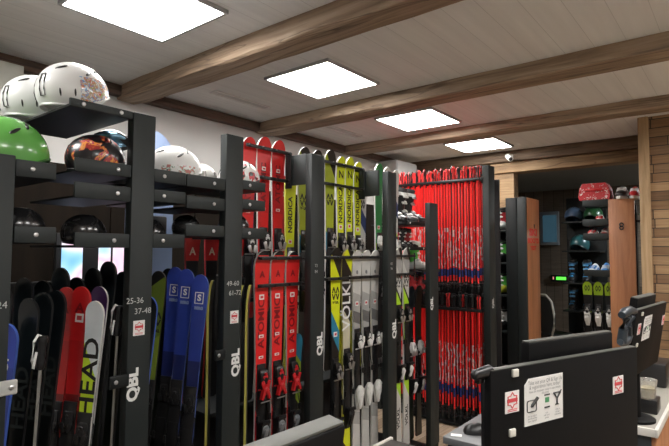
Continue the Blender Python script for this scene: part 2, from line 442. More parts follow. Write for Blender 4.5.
writing(p3, [('73', .026, FRONT, (-.015, -.0012, 1.52)), ('84', .026, FRONT, (-.015, -.0012, 1.485))])
writing(p4, [('85', .026, FRONT, (-.012, -.0012, 1.52)), ('96', .026, FRONT, (-.012, -.0012, 1.485))])
sticker(p1, -.004, 1.279, -.0002); sticker(p2, .010, 1.276, -.0002)
# side tabs that hold the skis in the lower bays
M_tab = mat('light_tab', (.55,.55,.52), .4)
def tab(t, x0, x1, z, m):
    lx = t.location.x; mb = MB(); mb.box(x0-lx, x1-lx, -.016, -.002, z-.026, z+.026, .007, seg=3)
    b = link('bracket_tab', mb.mesh('tab', m), t)
    link('screw', cached('screw', screw_mesh), b, (x0-lx+.75*(x1-x0) if x1 > t.location.x else x0-lx+.3*(x1-x0), -.017, z))
tab(p0, .64, .725, 1.13, M_tab); tab(p1, 1.055, 1.14, 1.075, M_postd); tab(p2, 1.575, 1.64, 1.105, M_postd)
bracket(p3, 2.30, 2.010, 2.195); bracket(p4, 3.075, 2.010, 2.195)
rails(p3, 1.925, 2.275, 2.185, (2.207, 2.034)); rails(p4, 2.46, 3.05, 2.185, (2.210, 2.062))
rails(p3, 1.925, 2.29, 2.074, (1.566, 1.414)); rails(p4, 2.49, 3.11, 2.074, (1.567, 1.430)); rails(p5, 3.30, 3.60, 2.074, (1.575, 1.434))
for t, x in ((p4, 3.095), (p5, 3.585)):
    lx = t.location.x; mb = MB(); mb.box(x-lx, x-lx+.014, .060, .0655, 1.38, 1.60, .002)
    link('rail_upright', mb.mesh('up', M_rail), t)
# base, ledge and added backdrop board of the long rack
t = thing('rack_plinth', 'black base and added backdrop board along the bottom of the ski rack', 'rack base', (0, 0, 0))
mb = MB(); mb.box(.0, 3.66, 2.052, 2.50, .02, .10, .004); link('plinth', mb.mesh('plinth', M_postd), t)
mb = MB(); mb.box(.0, 3.66, 2.50, 2.53, .02, 1.46, .004); link('backdrop_board', mb.mesh('cb', mat('rack_board', (.012,.012,.013), .7)), t)  # black sheet added to stand for the darkness behind the skis
mb = MB(); mb.box(1.72, 3.66, 2.215, 2.498, .728, .752, .003); link('ledge', mb.mesh('ledge', M_postd), t)

# ------------------------------------------------------------------ helmet shelves
def shelf(x0, x1, ztop, zbot, depth, label, screws=(.85,), y=PY+.004):
    t = thing('rack_shelf', label, 'shelf', ((x0+x1)/2, y, zbot), group='dark grey shelf trays'); hw = (x1-x0)/2-.001; h = ztop-zbot
    mb = MB(); mb.box(-hw, hw, 0, .012, 0, h, .003); L_ = link('shelf_lip', mb.mesh('lip', M_post), t)
    mb = MB(); mb.box(-hw, hw, .012, depth, 0, .008); link('shelf_tray', mb.mesh('tray', M_postd), t)
    for s in screws: link('screw', cached('screw', screw_mesh), L_, (-hw+2*hw*s, -.001, h*.5))
    return t
TOP = shelf(.873, 1.134, 2.190, 2.158, .62, 'high grey shelf tray carrying the two white helmets', (.2, .8))
shelf(.696, .835, 1.925, 1.864, .42, 'grey shelf tray under the green helmet', (.4,))
shelf(.700, .842, 1.688, 1.628, .42, 'lower grey shelf tray next to the far left post, above the black ski tips', (.5,))
shelf(.899, 1.134, 1.962, 1.908, .42, 'grey shelf tray under the flame patterned helmet', (.75,))
shelf(.902, 1.134, 1.868, 1.806, .42, 'grey shelf tray just below the flame helmet shelf', (.75,))
shelf(.908, 1.134, 1.672, 1.615, .42, 'grey shelf tray over the glowing screen, left of the tall post', (.7,))
shelf(1.241, 1.404, 1.962, 1.904, .58, 'left half shelf tray under the white helmets in the middle bay', (.3,))
shelf(1.241, 1.404, 1.872, 1.818, .42, 'second shelf tray right of the tall lettered post', (.3,))
shelf(1.241, 1.404, 1.678, 1.617, .42, 'lowest shelf tray over the green ski and the first blue ski', (.3,))
shelf(1.408, 1.632, 1.960, 1.902, .58, 'right half shelf tray under the white helmets in the middle bay', (.7,))
shelf(1.408, 1.632, 1.861, 1.801, .42, 'second shelf tray left of the post marked 49-60', (.7,))
shelf(1.408, 1.632, 1.727, 1.672, .42, 'lowest shelf tray left of the post marked 49-60', (.7,))
shelf(1.745, 1.905, 1.970, 1.922, .42, 'shelf tray holding the white and red helmet beside upper red skis', (.3,))
shelf(1.745, 1.906, 1.872, 1.819, .42, 'middle shelf tray left of the upper red skis', (.3,))
shelf(1.745, 1.908, 1.725, 1.669, .42, 'lowest shelf tray just above the tips of the lower red skis', (.3,))

# ------------------------------------------------------------------ helmets
def helmet(label, loc, rotz, shell_m, s=1., trim=None, padm=None, ventm=None, key='', tilt=0., group='ski helmets on the rack'):
    t = thing('ski_helmet', label, 'helmet', loc, (0, tilt, rotz), group)
    t.scale = (1, 1, 1)
    A, B, C, Z = .138*s, .112*s, .125*s, .079*s
    def pt(a, th, k=1.):
        return Vector((A*k*math.cos(a)*math.sin(th), B*k*math.sin(a)*math.sin(th), Z+C*k*math.cos(th)))
    def tmax(a):
        c = math.cos(a)     # front edge high, ears and nape low
        return rad(118 - 26*max(0, c)**1.5 + 0*max(0, -c) + 6*abs(math.sin(a))**2)
    n, m = 36, 14
    def shell():
        mb = MB(); b = mb.bm
        top = b.verts.new(pt(0, 0)); rows = []
        for j in range(1, m+1):
            rows.append([b.verts.new(pt(2*PI*i/n, tmax(2*PI*i/n)*j/m)) for i in range(n)])
        rows.append([b.verts.new(pt(2*PI*i/n, tmax(2*PI*i/n), .90)) for i in range(n)])
        for j in range(m-1, 0, -3):
            rows.append([b.verts.new(pt(2*PI*i/n, tmax(2*PI*i/n)*j/m, .88)) for i in range(n)])
        for i in range(n): b.faces.new((top, rows[0][i], rows[0][(i+1) % n]))
        for r0, r1 in zip(rows, rows[1:]):
            for i in range(n): b.faces.new((r0[i], r1[i], r1[(i+1) % n], r0[(i+1) % n]))
        b.faces.new(rows[-1])
        bmesh.ops.recalc_face_normals(b, faces=list(b.faces))
        return mb.mesh('shell', shell_m, 50)
    link('shell', cached(('hs', s, shell_m.name), shell), t)
    link('edge_trim', cached(('ht', s, (trim or M_blk).name), lambda: MB().tube([pt(2*PI*i/n, tmax(2*PI*i/n), .985) for i in range(n)], .006*s, 7, closed=True).mesh('trim', trim or M_blk)), t)
    vm = cached(('hv', s, (ventm or M_blk).name), lambda: MB().ell((0, 0, 0), (.026*s, .0065*s, .005*s), 0, 12, 8).mesh('vent', ventm or M_blk))
    spots = [(a*sg, th, tw*sg, 1.) for a, th, tw in ((.75, 42, .6), (1.25, 58, .9), (2.2, 48, 1.1), (.28, 24, .2)) for sg in (1, -1)]
    if s > .75: spots += [(a*sg, 100, 0, .62) for a in (1.75, 2.15) for sg in (1, -1)]
    for a, th, tw, k in spots:
        p = pt(a, rad(th), .985); nrm = (p-Vector((0, 0, Z))).normalized()
        link('vent', vm, t).matrix_local = Matrix.Translation(p) @ nrm.to_track_quat('Z', 'X').to_matrix().to_4x4() @ Matrix.Rotation(tw, 4, 'Z') @ Matrix.Scale(k, 4)
    for sg in (1, -1):
        pts = [pt(sg*2.62, rad(v), 1.02) for v in (64, 78, 92, 104)] + [pt(sg*2.80, rad(v), 1.02) for v in (104, 92, 78, 64)]
        link('goggle_clip', cached(('hc', s, sg, (padm or M_blk).name), lambda: MB().tube(pts, .0022*s, 6, closed=True).mesh('clip', padm or M_blk)), t)
    def strap():
        mb = MB()
        for sg in (1, -1):
            mb.tube([(.02*s, sg*.085*s, .012*s), (.03*s, sg*.06*s, .0045), (.035*s, sg*.02*s, .004)], .004*s, 6)
        return mb.mesh('strap', M_rub)
    link('chin_strap', cached(('hst', s), strap), t)
    return t

S_white = mat('helmet_white', (.80,.80,.79), .3, var=.02, coat=.3)
S_graf = pattern_mat('helmet_graffiti', (.80,.80,.79), [(.15,.35,.62), (.62,.20,.10), (.74,.62,.5), (.25,.45,.16), (.66,.13,.10), (.8,.8,.79)], .44, 38, ((-.005, .14), (-.14, -.02), (.02, .13)))
S_pale = mat('helmet_pale', (.62,.63,.62), .35, var=.03, coat=.2)
S_green = mat('helmet_green', (.14,.44,.09), .25, var=.05, coat=.4)
S_flame = pattern_mat('helmet_flames', (.012,.010,.012), [(.35,.03,.03), (.75,.30,.05), (.50,.04,.16), (.85,.62,.25)], .54, 15)
S_blk = mat('helmet_black', (.013,.013,.014), .22, var=.2, coat=.4)
S_wred = pattern_mat('helmet_white_red', (.80,.79,.77), [(.60,.03,.04), (.02,.02,.02)], .60, 20)
S_wgraf = pattern_mat('helmet_white_print', (.80,.80,.79), [(.25,.45,.35), (.55,.20,.18)], .52, 40, ((-.05, .14), (-.13, -.04), (.0, .09)))
S_dkgreen = mat('helmet_dark_green', (.02,.09,.03), .3, var=.15, coat=.3)
S_blue = mat('helmet_pale_blue', (.22,.42,.62), .3, var=.1, coat=.3)
S_orange = pattern_mat('helmet_orange', (.03,.02,.02), [(.55,.10,.03), (.75,.45,.30), (.8,.75,.7)], .48, 18)

helmet('white helmet with colourful graffiti print, front one on the high shelf', (.972, 2.185, 2.178), rad(-8), S_graf, 1.03, trim=S_white, tilt=-.09)
helmet('plain pale white helmet behind the graffiti one on the high shelf', (.940, 2.475, 2.178), rad(-8), S_pale, 1.03, trim=S_pale, tilt=-.09)
helmet('glossy green helmet on the low post at the left edge', (.712, 2.19, 1.8725), rad(-20), S_green, 1.16, trim=mat('trim_dkgreen', (.05,.16,.04), .4))
helmet('small dark helmet with red and orange flame print', (1.035, 2.120, 1.9165), rad(-25), S_flame, .84, group='ski helmets on the rack')
helmet('white helmet with pale blue edge behind the flame helmet', (1.235, 2.375, 1.992), rad(60), S_white, .95, trim=S_blue)
thing('storage_box', 'small dark box under the white helmet with pale blue edge', 'box', (1.205, 2.375, 1.9165), me=MB().box(-.085, .085, -.09, .09, 0, .075, .004).mesh('sbx', M_postd))
t = thing('ski_goggles', 'ski goggles with pale blue mirror lens on top of the white helmet', 'goggles', (1.150, 2.222, 2.10), (rad(-12), 0, rad(-28)))
link('frame', MB().loft([[(.088*k*math.cos(2*PI*i/24)*(1+.12*math.cos(4*PI*i/24)*0), yy+.035*math.cos(2*PI*i/24)**2, .042*k*math.sin(2*PI*i/24)) for i in range(24)] for k, yy in ((1, -.012), (1.06, .0), (1.0, .02))]).mesh('gf', M_blk, 50), t)
link('lens', MB().loft([[(.080*k*math.cos(2*PI*i/24), yy+.034*math.cos(2*PI*i/24)**2, .036*k*math.sin(2*PI*i/24)) for i in range(24)] for k, yy in ((1, -.0125), (.8, -.020), (.4, -.026), (.1, -.028))]).mesh('gl', mat('goggle_lens', (.16,.32,.45), .12, .5), 60), t)
link('strap', MB().loft([[(sx, .010+yy, z) for sx, z in ((-.095, -.018), (-.095, .018), (.095, .018), (.095, -.018))] for yy in (.026, .030)]).mesh('gs', M_rub), t)
helmet('dark green helmet between the green and the flame helmets', (.775, 2.43, 1.8725), rad(10), S_dkgreen, .8)
helmet('white helmet with small green print, left of three in the middle bay', (1.430, 2.150, 1.9125), rad(-35), S_wgraf, .97, trim=S_white)
helmet('bright white helmet, middle one of the middle bay top shelf', (1.535, 2.425, 1.9125), rad(-15), S_white, 1.0, trim=S_white)
helmet('white helmet with black buckle beside the post marked 49-60', (1.640, 2.215, 1.9115), rad(85), mat('helmet_ivory', (.76,.75,.72), .3, coat=.3), .72, trim=M_blk)
helmet('white and red patterned helmet left of the upper red skis', (1.838, 2.145, 1.9305), rad(-40), S_wred, .82)
helmet('red helmet showing behind the white helmets of the middle bay', (1.345, 2.54, 1.9125), rad(0), mat('helmet_red', (.55,.03,.035), .3, coat=.3), .50)
for lb, x, z in (('black kids helmet on the lowest shelf above the black ski tips', .775, 1.6365), ('black kids helmet on the shelf over the glowing screen', 1.02, 1.6235),
                 ('black kids helmet on the lowest shelf over the green ski', 1.308, 1.6255), ('black kids helmet low between the post marked 49-60 and the upper red skis', 1.83, 1.6775)):
    helmet(lb, (x, 2.17, z), rad(-15), S_blk, .64, group='black kids helmets')
helmet('black kids helmet squeezed on the lowest shelf right of the middle bay', (1.525, 2.17, 1.6805), rad(-30), S_blk, .50, group='black kids helmets')

# ------------------------------------------------------------------ skis
def ski_mesh(L_, W, m_top, m_side, m_base, flare=1., key=None, th=.013):
    def f():
        mb = MB(); b = mb.bm; tip = .085*W/.115; st = []
        zt = L_-tip
        for i in range(19):
            u = i/18; z = .012+(zt-.012)*u
            w = W*(.92 if u < .02 else 0)
            w = W*(.64+.36*abs((u-.45)/.55)**2.0) if u > .45 else W*(.64+.27*abs((.45-u)/.45)**2.0)
            st.append((z, w))
        for i in range(1, 11):
            a = i/10*PI/2; st.append((zt+tip*math.sin(a), max(.004, W*math.cos(a))))
        st.insert(0, (0., W*.72))
        def cy(z):
            q = max(0, z-(L_-.17)); return -1.55*q*q
        rows = []
        for z, w in st:
            c = cy(z)*flare
            rows.append([b.verts.new((x, c+y, z)) for x, y in ((-w/2, -th/2), (w/2, -th/2), (w/2, th/2), (-w/2, th/2))])
        for r0, r1 in zip(rows, rows[1:]):
            for i, mi in ((0, 0), (1, 1), (2, 2), (3, 1)):
                j = (i+1) % 4; fc = b.faces.new((r0[i], r0[j], r1[j], r1[i])); fc.material_index = mi
        b.faces.new(rows[0]).material_index = 1; b.faces.new(rows[-1]).material_index = 1
        bmesh.ops.recalc_face_normals(b, faces=list(b.faces))
        return mb.mesh('ski_body', [m_top, m_side, m_base], 40)
    return cached(('skib', L_, W, m_top.name, m_side.name, flare), f)

def toe_mesh(m):
    def f():
        mb = MB()
        mb.loft([[(sx*w, y, z) for sx, y in ((-1, -.008), (1, -.008), (1, -dd), (-1, -dd))] for z, w, dd in ((.055, .018, .022), (.045, .026, .036), (.015, .030, .052), (-.010, .028, .050), (-.03, .020, .028))])
        mb.ell((0, -.050, .0), (.022, .012, .024))
        for s in (1, -1): mb.box(s*.024-.010, s*.024+.010, -.058, -.030, -.040, .006, .005, M=Matrix.Rotation(s*.25, 4, 'Y'))
        return mb.mesh('toe', m, 40)
    return cached(('toe', m.name), f)
def wing_mesh(m):
    def f():
        mb = MB(); mb.box(-.036, .036, -.034, -.022, -.058, -.050, .003)
        mb.cyl((0, -.053, .03), (0, -.062, .028), .010, .008, 12)
        for s in (1, -1):
            mb.box(s*.026-.012, s*.026+.012, -.066, -.054, -.040, .004, .004, M=Matrix.Rotation(s*.35, 4, 'Y'))
        mb.box(-.016, .016, -.060, -.052, .004, .022, .003)
        return mb.mesh('wing', m)
    return cached(('wing', m.name), f)
def heel_mesh(m):
    def f():
        mb = MB()
        mb.loft([[(sx*w, y, z) for sx, y in ((-1, -.008), (1, -.008), (1, -dd), (-1, -dd))] for z, w, dd in ((.055, .020, .030), (.045, .027, .058), (.02, .030, .066), (-.02, .028, .056), (-.055, .022, .030), (-.08, .018, .018))])
        mb.box(-.03, .03, -.075, -.050, .040, .062, .006)
        return mb.mesh('heel', m, 40)
    return cached(('heel', m.name), f)
def lever_mesh(m):
    def f():
        mb = MB(); R = Matrix.Translation((0, -.066, 0)) @ Matrix.Rotation(.45, 4, 'X')
        mb.box(-.016, .016, -.010, .006, -.055, .025, .006, M=R); mb.ell((0, -.062, .012), (.026, .016, .026))
        return mb.mesh('lever', m)
    return cached(('lever', m.name), f)
def plate_mesh(m, hh):
    def f():
        mb = MB(); mb.box(-.029, .029, -.016, -.0066, -hh, hh, .003); mb.box(-.022, .022, -.020, -.0162, -.05, .06, .002); return mb.mesh('plate', m)
    return cached(('plate', m.name, hh), f)
def brake_mesh():
    def f():
        mb = MB()
        for s in (1, -1):
            mb.tube([(s*.020, -.012, .07), (s*.040, -.014, .05), (s*.045, -.020, -.03), (s*.044, -.034, -.075)], .0032, 6)
            mb.box(s*.044-.007, s*.044+.007, -.046, -.026, -.105, -.068, .004)
        return mb.mesh('brake', M_blk)
    return cached('brake', f)

def chevrons(m, k):
    """double arrowhead mark, one pointing up and one down"""
    def f():
        mb = MB(); a = .020*k
        for s, z0 in ((1, .0), (-1, .0)):
            for x in (-.5, .5):
                cx = x*1.9*a
                P = [(-.95*a, 0.002), (-.45*a, 0.002), (0, 1.3*a), (.45*a, .002), (.95*a, .002), (.18*a, 2.0*a), (-.18*a, 2.0*a)]
                mb.prism([(cx+px, s*pz) for px, pz in P], -.0005, .0005)
        return mb.mesh('chev', m)
    return cached(('chev', m.name, k), f)

def ski(label, x, y, ztip, L_, W, top, side, rotz=0., toe=None, heel=None, lever=None, wing=None, plate=None, marks=(), stickers=(), logo=None, group=None, lean=0., flare=.35, bd=(.62, .98), bs=(1, .72, 1)):
    if abs(y-YL) < .001: L_ = round(ztip-.104, 3)
    t = thing('ski', label, 'ski', (x, y, ztip-L_), (lean, 0, rotz), group)
    tm = ski_mat(top[0]+'_%d' % round(L_*1000), L_, top[1], top[2])
    link('ski_body', ski_mesh(L_, W, tm, side, M_blk, flare), t)
    for mk in marks:      # (string, size, distance of the centre from the tip, ink, x shift, stretch)
        s, size, d, ink = mk[:4]; dx = mk[4] if len(mk) > 4 else 0; st = mk[5] if len(mk) > 5 else 1.; fn = mk[6] if len(mk) > 6 else UP
        half = size*.5 if fn is FRONT else size*.33*len(s)*st
        lift = 1.55*flare*max(0, .17-(d-half))**2
        link('lettering', text_mesh([(s, size, fn, (dx, -.0075-lift, L_-d), st, .0016)], ink, ('mk', s, size, round(L_-d, 3), ink.name, dx, st, fn is UP, round(lift, 5))), t)
    if logo: link('logo', chevrons(logo[0], logo[2]), t, (0, -.0075-1.55*flare*max(0, .20-logo[1])**2, L_-logo[1]))
    for d, w, h in stickers:
        link('sticker', cached(('skst', w, h), lambda: MB().box(-w/2, w/2, -.001, 0, -h/2, h/2).mesh('sst', M_stick)), t, (0, -.0068-1.55*flare*max(0, .185-d)**2, L_-d))
        link('sticker_print', cached(('skstp', w, h), lambda: MB().box(-w*.3, w*.3, -.0006, 0, -h*.25, h*.25).mesh('sstp', M_redink)), t.children[-1], (0, -.0012, 0))
    k = L_/1.5 if L_ < 1.35 else 1.
    if toe:
        dt, dh = L_-bd[0]*k, L_-bd[1]*k
        link('binding_plate', plate_mesh(plate or M_blk, (bd[1]-bd[0])*k/2+.08), t, (0, 0, (dt+dh)/2))
        a = link('toe_piece', toe_mesh(toe), t, (0, -.0075, dt)); a.scale = bs; link('toe_wing', wing_mesh(wing or M_steel), a)
        a = link('heel_piece', heel_mesh(heel or toe), t, (0, -.0075, dh)); a.scale = bs; link('heel_lever', lever_mesh(lever or M_steel), a)
        link('brake', brake_mesh(), t, (0, -.003, dt-.12)).scale = (min(1, W/.105), min(1, bs[1]*1.2), 1)
    return t

red, dred, blk = (.82,.026,.026), (.42,.012,.016), (.012,.012,.013)
yel, teal, cream, wht, lgr = (.77,.84,.016), (.020,.24,.40), (.62,.58,.42), (.68,.67,.64), (.44,.435,.42)
lime = (.46,.80,.035)
E_white = mat('ski_edge_white', (.66,.65,.62), .35); E_blk = mat('ski_edge_black', (.015,.015,.016), .3); E_yel = mat('ski_edge_yellow', (.55,.50,.12), .35)
E_blue = mat('ski_edge_blue', (.06,.12,.45), .3); E_red = mat('ski_edge_red', (.5,.03,.03), .35)
T_red = ('red', [(0, blk), (.018, red), (.92, dred), (1.2, red)], 0.)
T_redc = ('red_cap', [(0, red), (.28, (.66,.020,.024)), (.45, red), (.68, (.10,.008,.008)), (.8, blk)], 0.)
T_yv = ('yellow_teal', [(0, blk), (.12, yel), (.48, teal), (.62, blk), (1.2, teal)], 1.6)
T_yvt = ('yellow_teal_tip', [(0, blk), (.10, (.40,.48,.03)), (.62, teal), (.76, blk)], 1.6)
T_yel = ('yellow', [(0, yel), (.055, (.05,.055,.02)), (.075, yel), (.95, blk), (1.1, yel)], 0.)
T_bv = ('black_cream', [(0, blk), (.008, yel), (.09, blk), (.44, cream), (.60, cream), (.74, blk), (.80, cream), (1.02, blk), (1.12, yel), (1.3, blk)], 1.2)
T_white = ('white', [(0, wht), (.30, lgr), (.42, (.16,.16,.16)), (.50, lgr), (.62, (.10,.10,.10)), (.70, lgr), (1.02, wht), (1.1, lgr), (1.18, wht)], .3)
T_wl = ('white_lime', [(0, blk), (.03, lgr), (.17, wht), (.34, blk), (.37, lime), (.53, blk), (.58, lime), (.78, blk), (.98, lime), (1.10, wht)], 1.5)
T_green = ('green', [(0, (.02,.25,.07)), (.5, (.03,.33,.09)), (.62, lime), (.8, blk)], 0.)
T_wgreen = ('white_green', [(0, wht), (.22, (.03,.05,.16)), (.34, wht), (.48, lime), (.7, blk)], 1.2)
T_pur = ('purple', [(0, (.10,.03,.16)), (.4, (.05,.05,.30)), (.7, blk)], 0.)
T_blue = ('kid_blue', [(0, (.035,.070,.42)), (.16, (.028,.055,.32)), (.42, (.016,.025,.12)), (.66, (.03,.065,.38))], 0.)
T_kgreen = ('kid_green', [(0, blk), (.05, (.14,.20,.03)), (.30, (.15,.22,.03)), (.34, (.25,.34,.04)), (.56, blk)], -.8)
T_head = ('kid_white', [(0, (.50,.56,.60)), (.30, lime), (.31, (.45,.50,.52)), (.34, (.45,.50,.52)), (.55, (.16,.19,.15)), (.60, blk)], 0)
T_head2 = ('kid_white_split', [(0, (.78,.84,.88)), (.25, (.62,.86,.03)), (.56, blk)], 2.2)
T_kred = ('kid_red', [(0, (.62,.018,.020)), (.22, (.50,.016,.018)), (.44, (.16,.010,.010)), (.62, (.07,.006,.006))], 0.)
T_kblk = ('kid_black', [(0, (.006,.009,.011)), (.3, (.005,.006,.006)), (.6, (.009,.012,.008))], 0.)

# upper row (hung on the high rails) ---------------------------------------
YU, YL = 2.228, 2.112
G_ur = 'red skis on the upper rail'
for i, (x, z, lb) in enumerate(((1.975, 2.262, 'upper red ski nearest the white and red helmet'), (2.095, 2.285, 'upper red ski in the middle of three on the high rail'),
                                (2.215, 2.285, 'upper red ski next to the grey bracket plate'))):
    ski(lb, x, YU, z, 1.5, .115, T_redc, E_white, toe=M_blk, heel=M_blk, lever=M_red, marks=[('ATOMIC', .055, .27, M_darkred, 0, 1.1)], stickers=[(.19, .03, .022), (.43, .032, .016)], group=G_ur)
ski('purple and blue ski between the upper red skis', 2.05, YU+.075, 2.16, 1.4, .105, T_pur, E_blk, group='skis behind the upper rail')
ski('red ski just right of the bracket plate, behind the yellow one', 2.395, YU+.14, 2.10, 1.3, .105, T_redc, E_yel, stickers=[(.12, .03, .03), (.48, .025, .018)], group='skis behind the upper rail')
ski('yellow ski with black lettering seen under the first bracket plate', 2.342, YU+.015, 2.105, 1.34, .10, T_yel, E_yel, toe=M_wht, heel=M_blk, marks=[('NORDICA', .050, .27, M_blackink)], stickers=[(.44, .032, .026)], group='skis on the upper rail behind the third post')
ski('black tipped yellow ski with teal lower part left of the third post', 2.452, YU, 2.282, 1.5, .118, T_yvt, E_white, toe=M_blk, heel=M_blk, logo=(M_blackink, .345, 1.), marks=[('VÖLKL', .022, .40, M_blackink, 0, 1., FRONT)], stickers=[(.62, .034, .030)], group='skis on the upper rail behind the third post')
ski('black tipped ski peeking over the third post', 2.580, YU, 2.282, 1.5, .118, T_yvt, E_white, toe=M_wht, heel=M_blk, group='skis on the upper rail behind the third post')
ski('black tipped yellow and teal ski right of the third post, upper row', 2.717, YU, 2.307, 1.5, .118, T_yvt, E_white, toe=M_blk, heel=M_blk, logo=(M_blackink, .345, 1.), stickers=[(.62, .034, .030)], group='skis on the upper rail behind the third post')
for x, z, lb in ((2.838, 2.278, 'upper yellow ski with black lettering, first of three'), (2.940, 2.288, 'upper yellow ski with black lettering, middle of three'),
                 (3.042, 2.268, 'upper yellow ski with black lettering next to the second bracket plate')):
    ski(lb, x, YU, z, 1.5, .098, T_yel, E_white, toe=M_blk, heel=M_blk, lever=M_steel, marks=[('NORDICA', .058, .34, M_blackink), ('N', .075, .13, M_blackink, 0, 1., FRONT)], stickers=[(.50, .034, .030)], group='yellow skis on the upper rail')
ski('white ski with dark badge left of the green ski', 3.20, YU+.07, 2.14, 1.38, .11, T_wgreen, E_white, toe=M_blk, heel=M_blk, logo=(M_blackink, .17, .8), group='skis on the upper rail behind the fourth post')
ski('green ski standing behind the second bracket plate', 3.318, YU, 2.295, 1.5, .115, T_green, E_white, toe=M_wht, heel=M_blk, stickers=[(.50, .034, .03)], group='skis on the upper rail behind the fourth post')
ski('white and green ski left edge of the fourth post, upper row', 3.435, YU, 2.285, 1.5, .115, T_wgreen, E_white, toe=M_wht, heel=M_blk, lever=M_wht, group='skis on the upper rail behind the fourth post')
ski('white tipped ski poking above the fourth post', 3.555, YU, 2.272, 1.5, .115, T_wgreen, E_white, toe=M_wht, heel=M_blk, group='skis on the upper rail behind the fourth post')
for x, lb in ((1.77, 'deep red ski seen under the shelf, left one of the middle bay'), (1.905, 'deep red ski seen under the shelf, right one of the middle bay')):
    ski(lb, x, 2.46, 1.74, .98, .10, ('deep_red', [(0, (.6,.02,.022)), (.19, blk)], 0.), E_red, marks=[('A', .06, .14, M_cream, 0, 1., FRONT)], group='red skis behind the middle bay')

# lower row, adults --------------------------------------------------------
for x, lb in ((1.982, 'lower red ski next to the post marked 49-60'), (2.105, 'lower red ski in the middle of three'), (2.228, 'lower red ski next to the third post')):
    ski(lb, x, YL, 1.605, 1.5, .112, T_red, E_white, toe=M_blk, heel=M_blk, lever=M_grey, wing=M_red, marks=[('ATOMIC', .062, .40, M_darkred, 0, 1.15), ('A', .05, .13, M_darkred, 0, 1., FRONT)],
        stickers=[(.255, .036, .028), (.47, .034, .016), (.585, .034, .014)], group='red skis on the lower rail', bd=(.70, .98))
    # red brake housing between toe and heel
    t = bpy.data.objects[[o for o in COL.objects if o.name.startswith('ski') and o.get('label') == lb][0].name]
    link('brake_housing', cached('bhs', lambda: MB().prism([(-.012, .052), (.012, .052), (.040, -.045), (.026, -.050), (.010, -.012), (-.010, -.012), (-.026, -.050), (-.040, -.045)], -.050, -.026).ell((0, -.036, .012), (.020, .024, .034)).box(-.022, .022, -.034, -.006, -.062, .03, .004, mi=2).box(-.040, .040, -.046, -.038, -.070, -.062, .002, mi=1).mesh('bh', [M_red, M_steel, M_blk])), t, (0, -.012, 1.5-.765)).scale = (.86, .9, .78)
ski('lime and teal ski showing low between the third red ski and the post', 2.352, 2.19, 1.10, .99, .10, ('lime_low', [(0, teal), (.13, (.30,.42,.03)), (.40, blk)], 1.2), E_blk, group='skis behind the lower rail')
G_y = 'skis on the lower rail behind the third post'
ski('lower black tipped yellow ski with teal lower part', 2.640, YL, 1.632, 1.6, .115, T_yv, E_blk, toe=M_blk, heel=M_blk, logo=(M_blackink, .30, 1.05), marks=[('VÖLKL', .020, .36, M_blackink, 0, 1., FRONT)], stickers=[(.565, .036, .032)], group=G_y, bd=(.80, 1.15))
ski('black ski with huge cream lettering next to the white skis', 2.760, YL, 1.620, 1.6, .112, T_bv, E_yel, toe=M_blk, heel=M_blk, lever=M_blk, marks=[('VÖLKL', .125, .36, M_print, 0, .95)], group=G_y, bd=(.74, 1.1))
for x, lb in ((2.875, 'white ski with dark bindings, first of three'), (2.985, 'white ski with dark bindings, middle of three'), (3.095, 'white ski with dark bindings next to the fourth post')):
    ski(lb, x, YL, 1.618, 1.58, .108, T_white, E_white, toe=M_blk, heel=M_wht, lever=M_wht, wing=M_wht, marks=[('e', .05, .15, M_greyink, 0, 1., FRONT)], stickers=[(.37, .034, .030)], group='white skis on the lower rail', bd=(.62, 1.0), bs=(1, .62, 1))
    t = [o for o in COL.objects if o.get('label') == lb][0]
    link('heel_cup', cached('hcup', lambda: MB().loft([ell_ring(0, -.034, z, rx, ry) for z, rx, ry in ((-.075, .010, .008), (-.055, .016, .014), (-.03, .018, .016), (-.005, .032, .020), (.03, .037, .022), (.06, .033, .020), (.078, .018, .012))]).mesh('hcup', mat('boot_cup_white', (.80,.80,.77), .3))), t, (0, -.002, 1.514-1.0))
    link('toe_cover', cached('tcov', lambda: MB().box(-.036, -.006, -.060, -.050, -.035, .010, .005, M=Matrix.Rotation(-.3, 4, 'Y')).box(.008, .030, -.058, -.050, -.01, .03, .004).mesh('tcov', mat('boot_cup_white', (.80,.80,.77), .3))), t, (0, .0005, 1.514-.62))
for x, lb in ((3.415, 'white and lime ski right of the fourth post, left of the pair'), (3.535, 'white and lime ski right of the fourth post, right of the pair')):
    ski(lb, x, YL, 1.640, 1.62, .105, T_wl, E_white, toe=M_blk, heel=M_blk, lever=M_wht, logo=(M_blackink, .245, 1.0), marks=[('VÖLKL', .018, .30, M_blackink, 0, 1., FRONT), ('VÖLKL', .05, 1.30, M_blackink)], group='white and lime skis', bd=(.52, .95))
for x, lb in ((3.655, 'black ski with white bindings beside the lime skis'), (3.785, 'black ski with white bindings behind the short dark post')):
    ski(lb, x, YL+.03, 1.33, 1.22, .10, T_kblk, E_blk, toe=M_wht, heel=M_blk, lever=M_wht, group='black skis behind the short post')

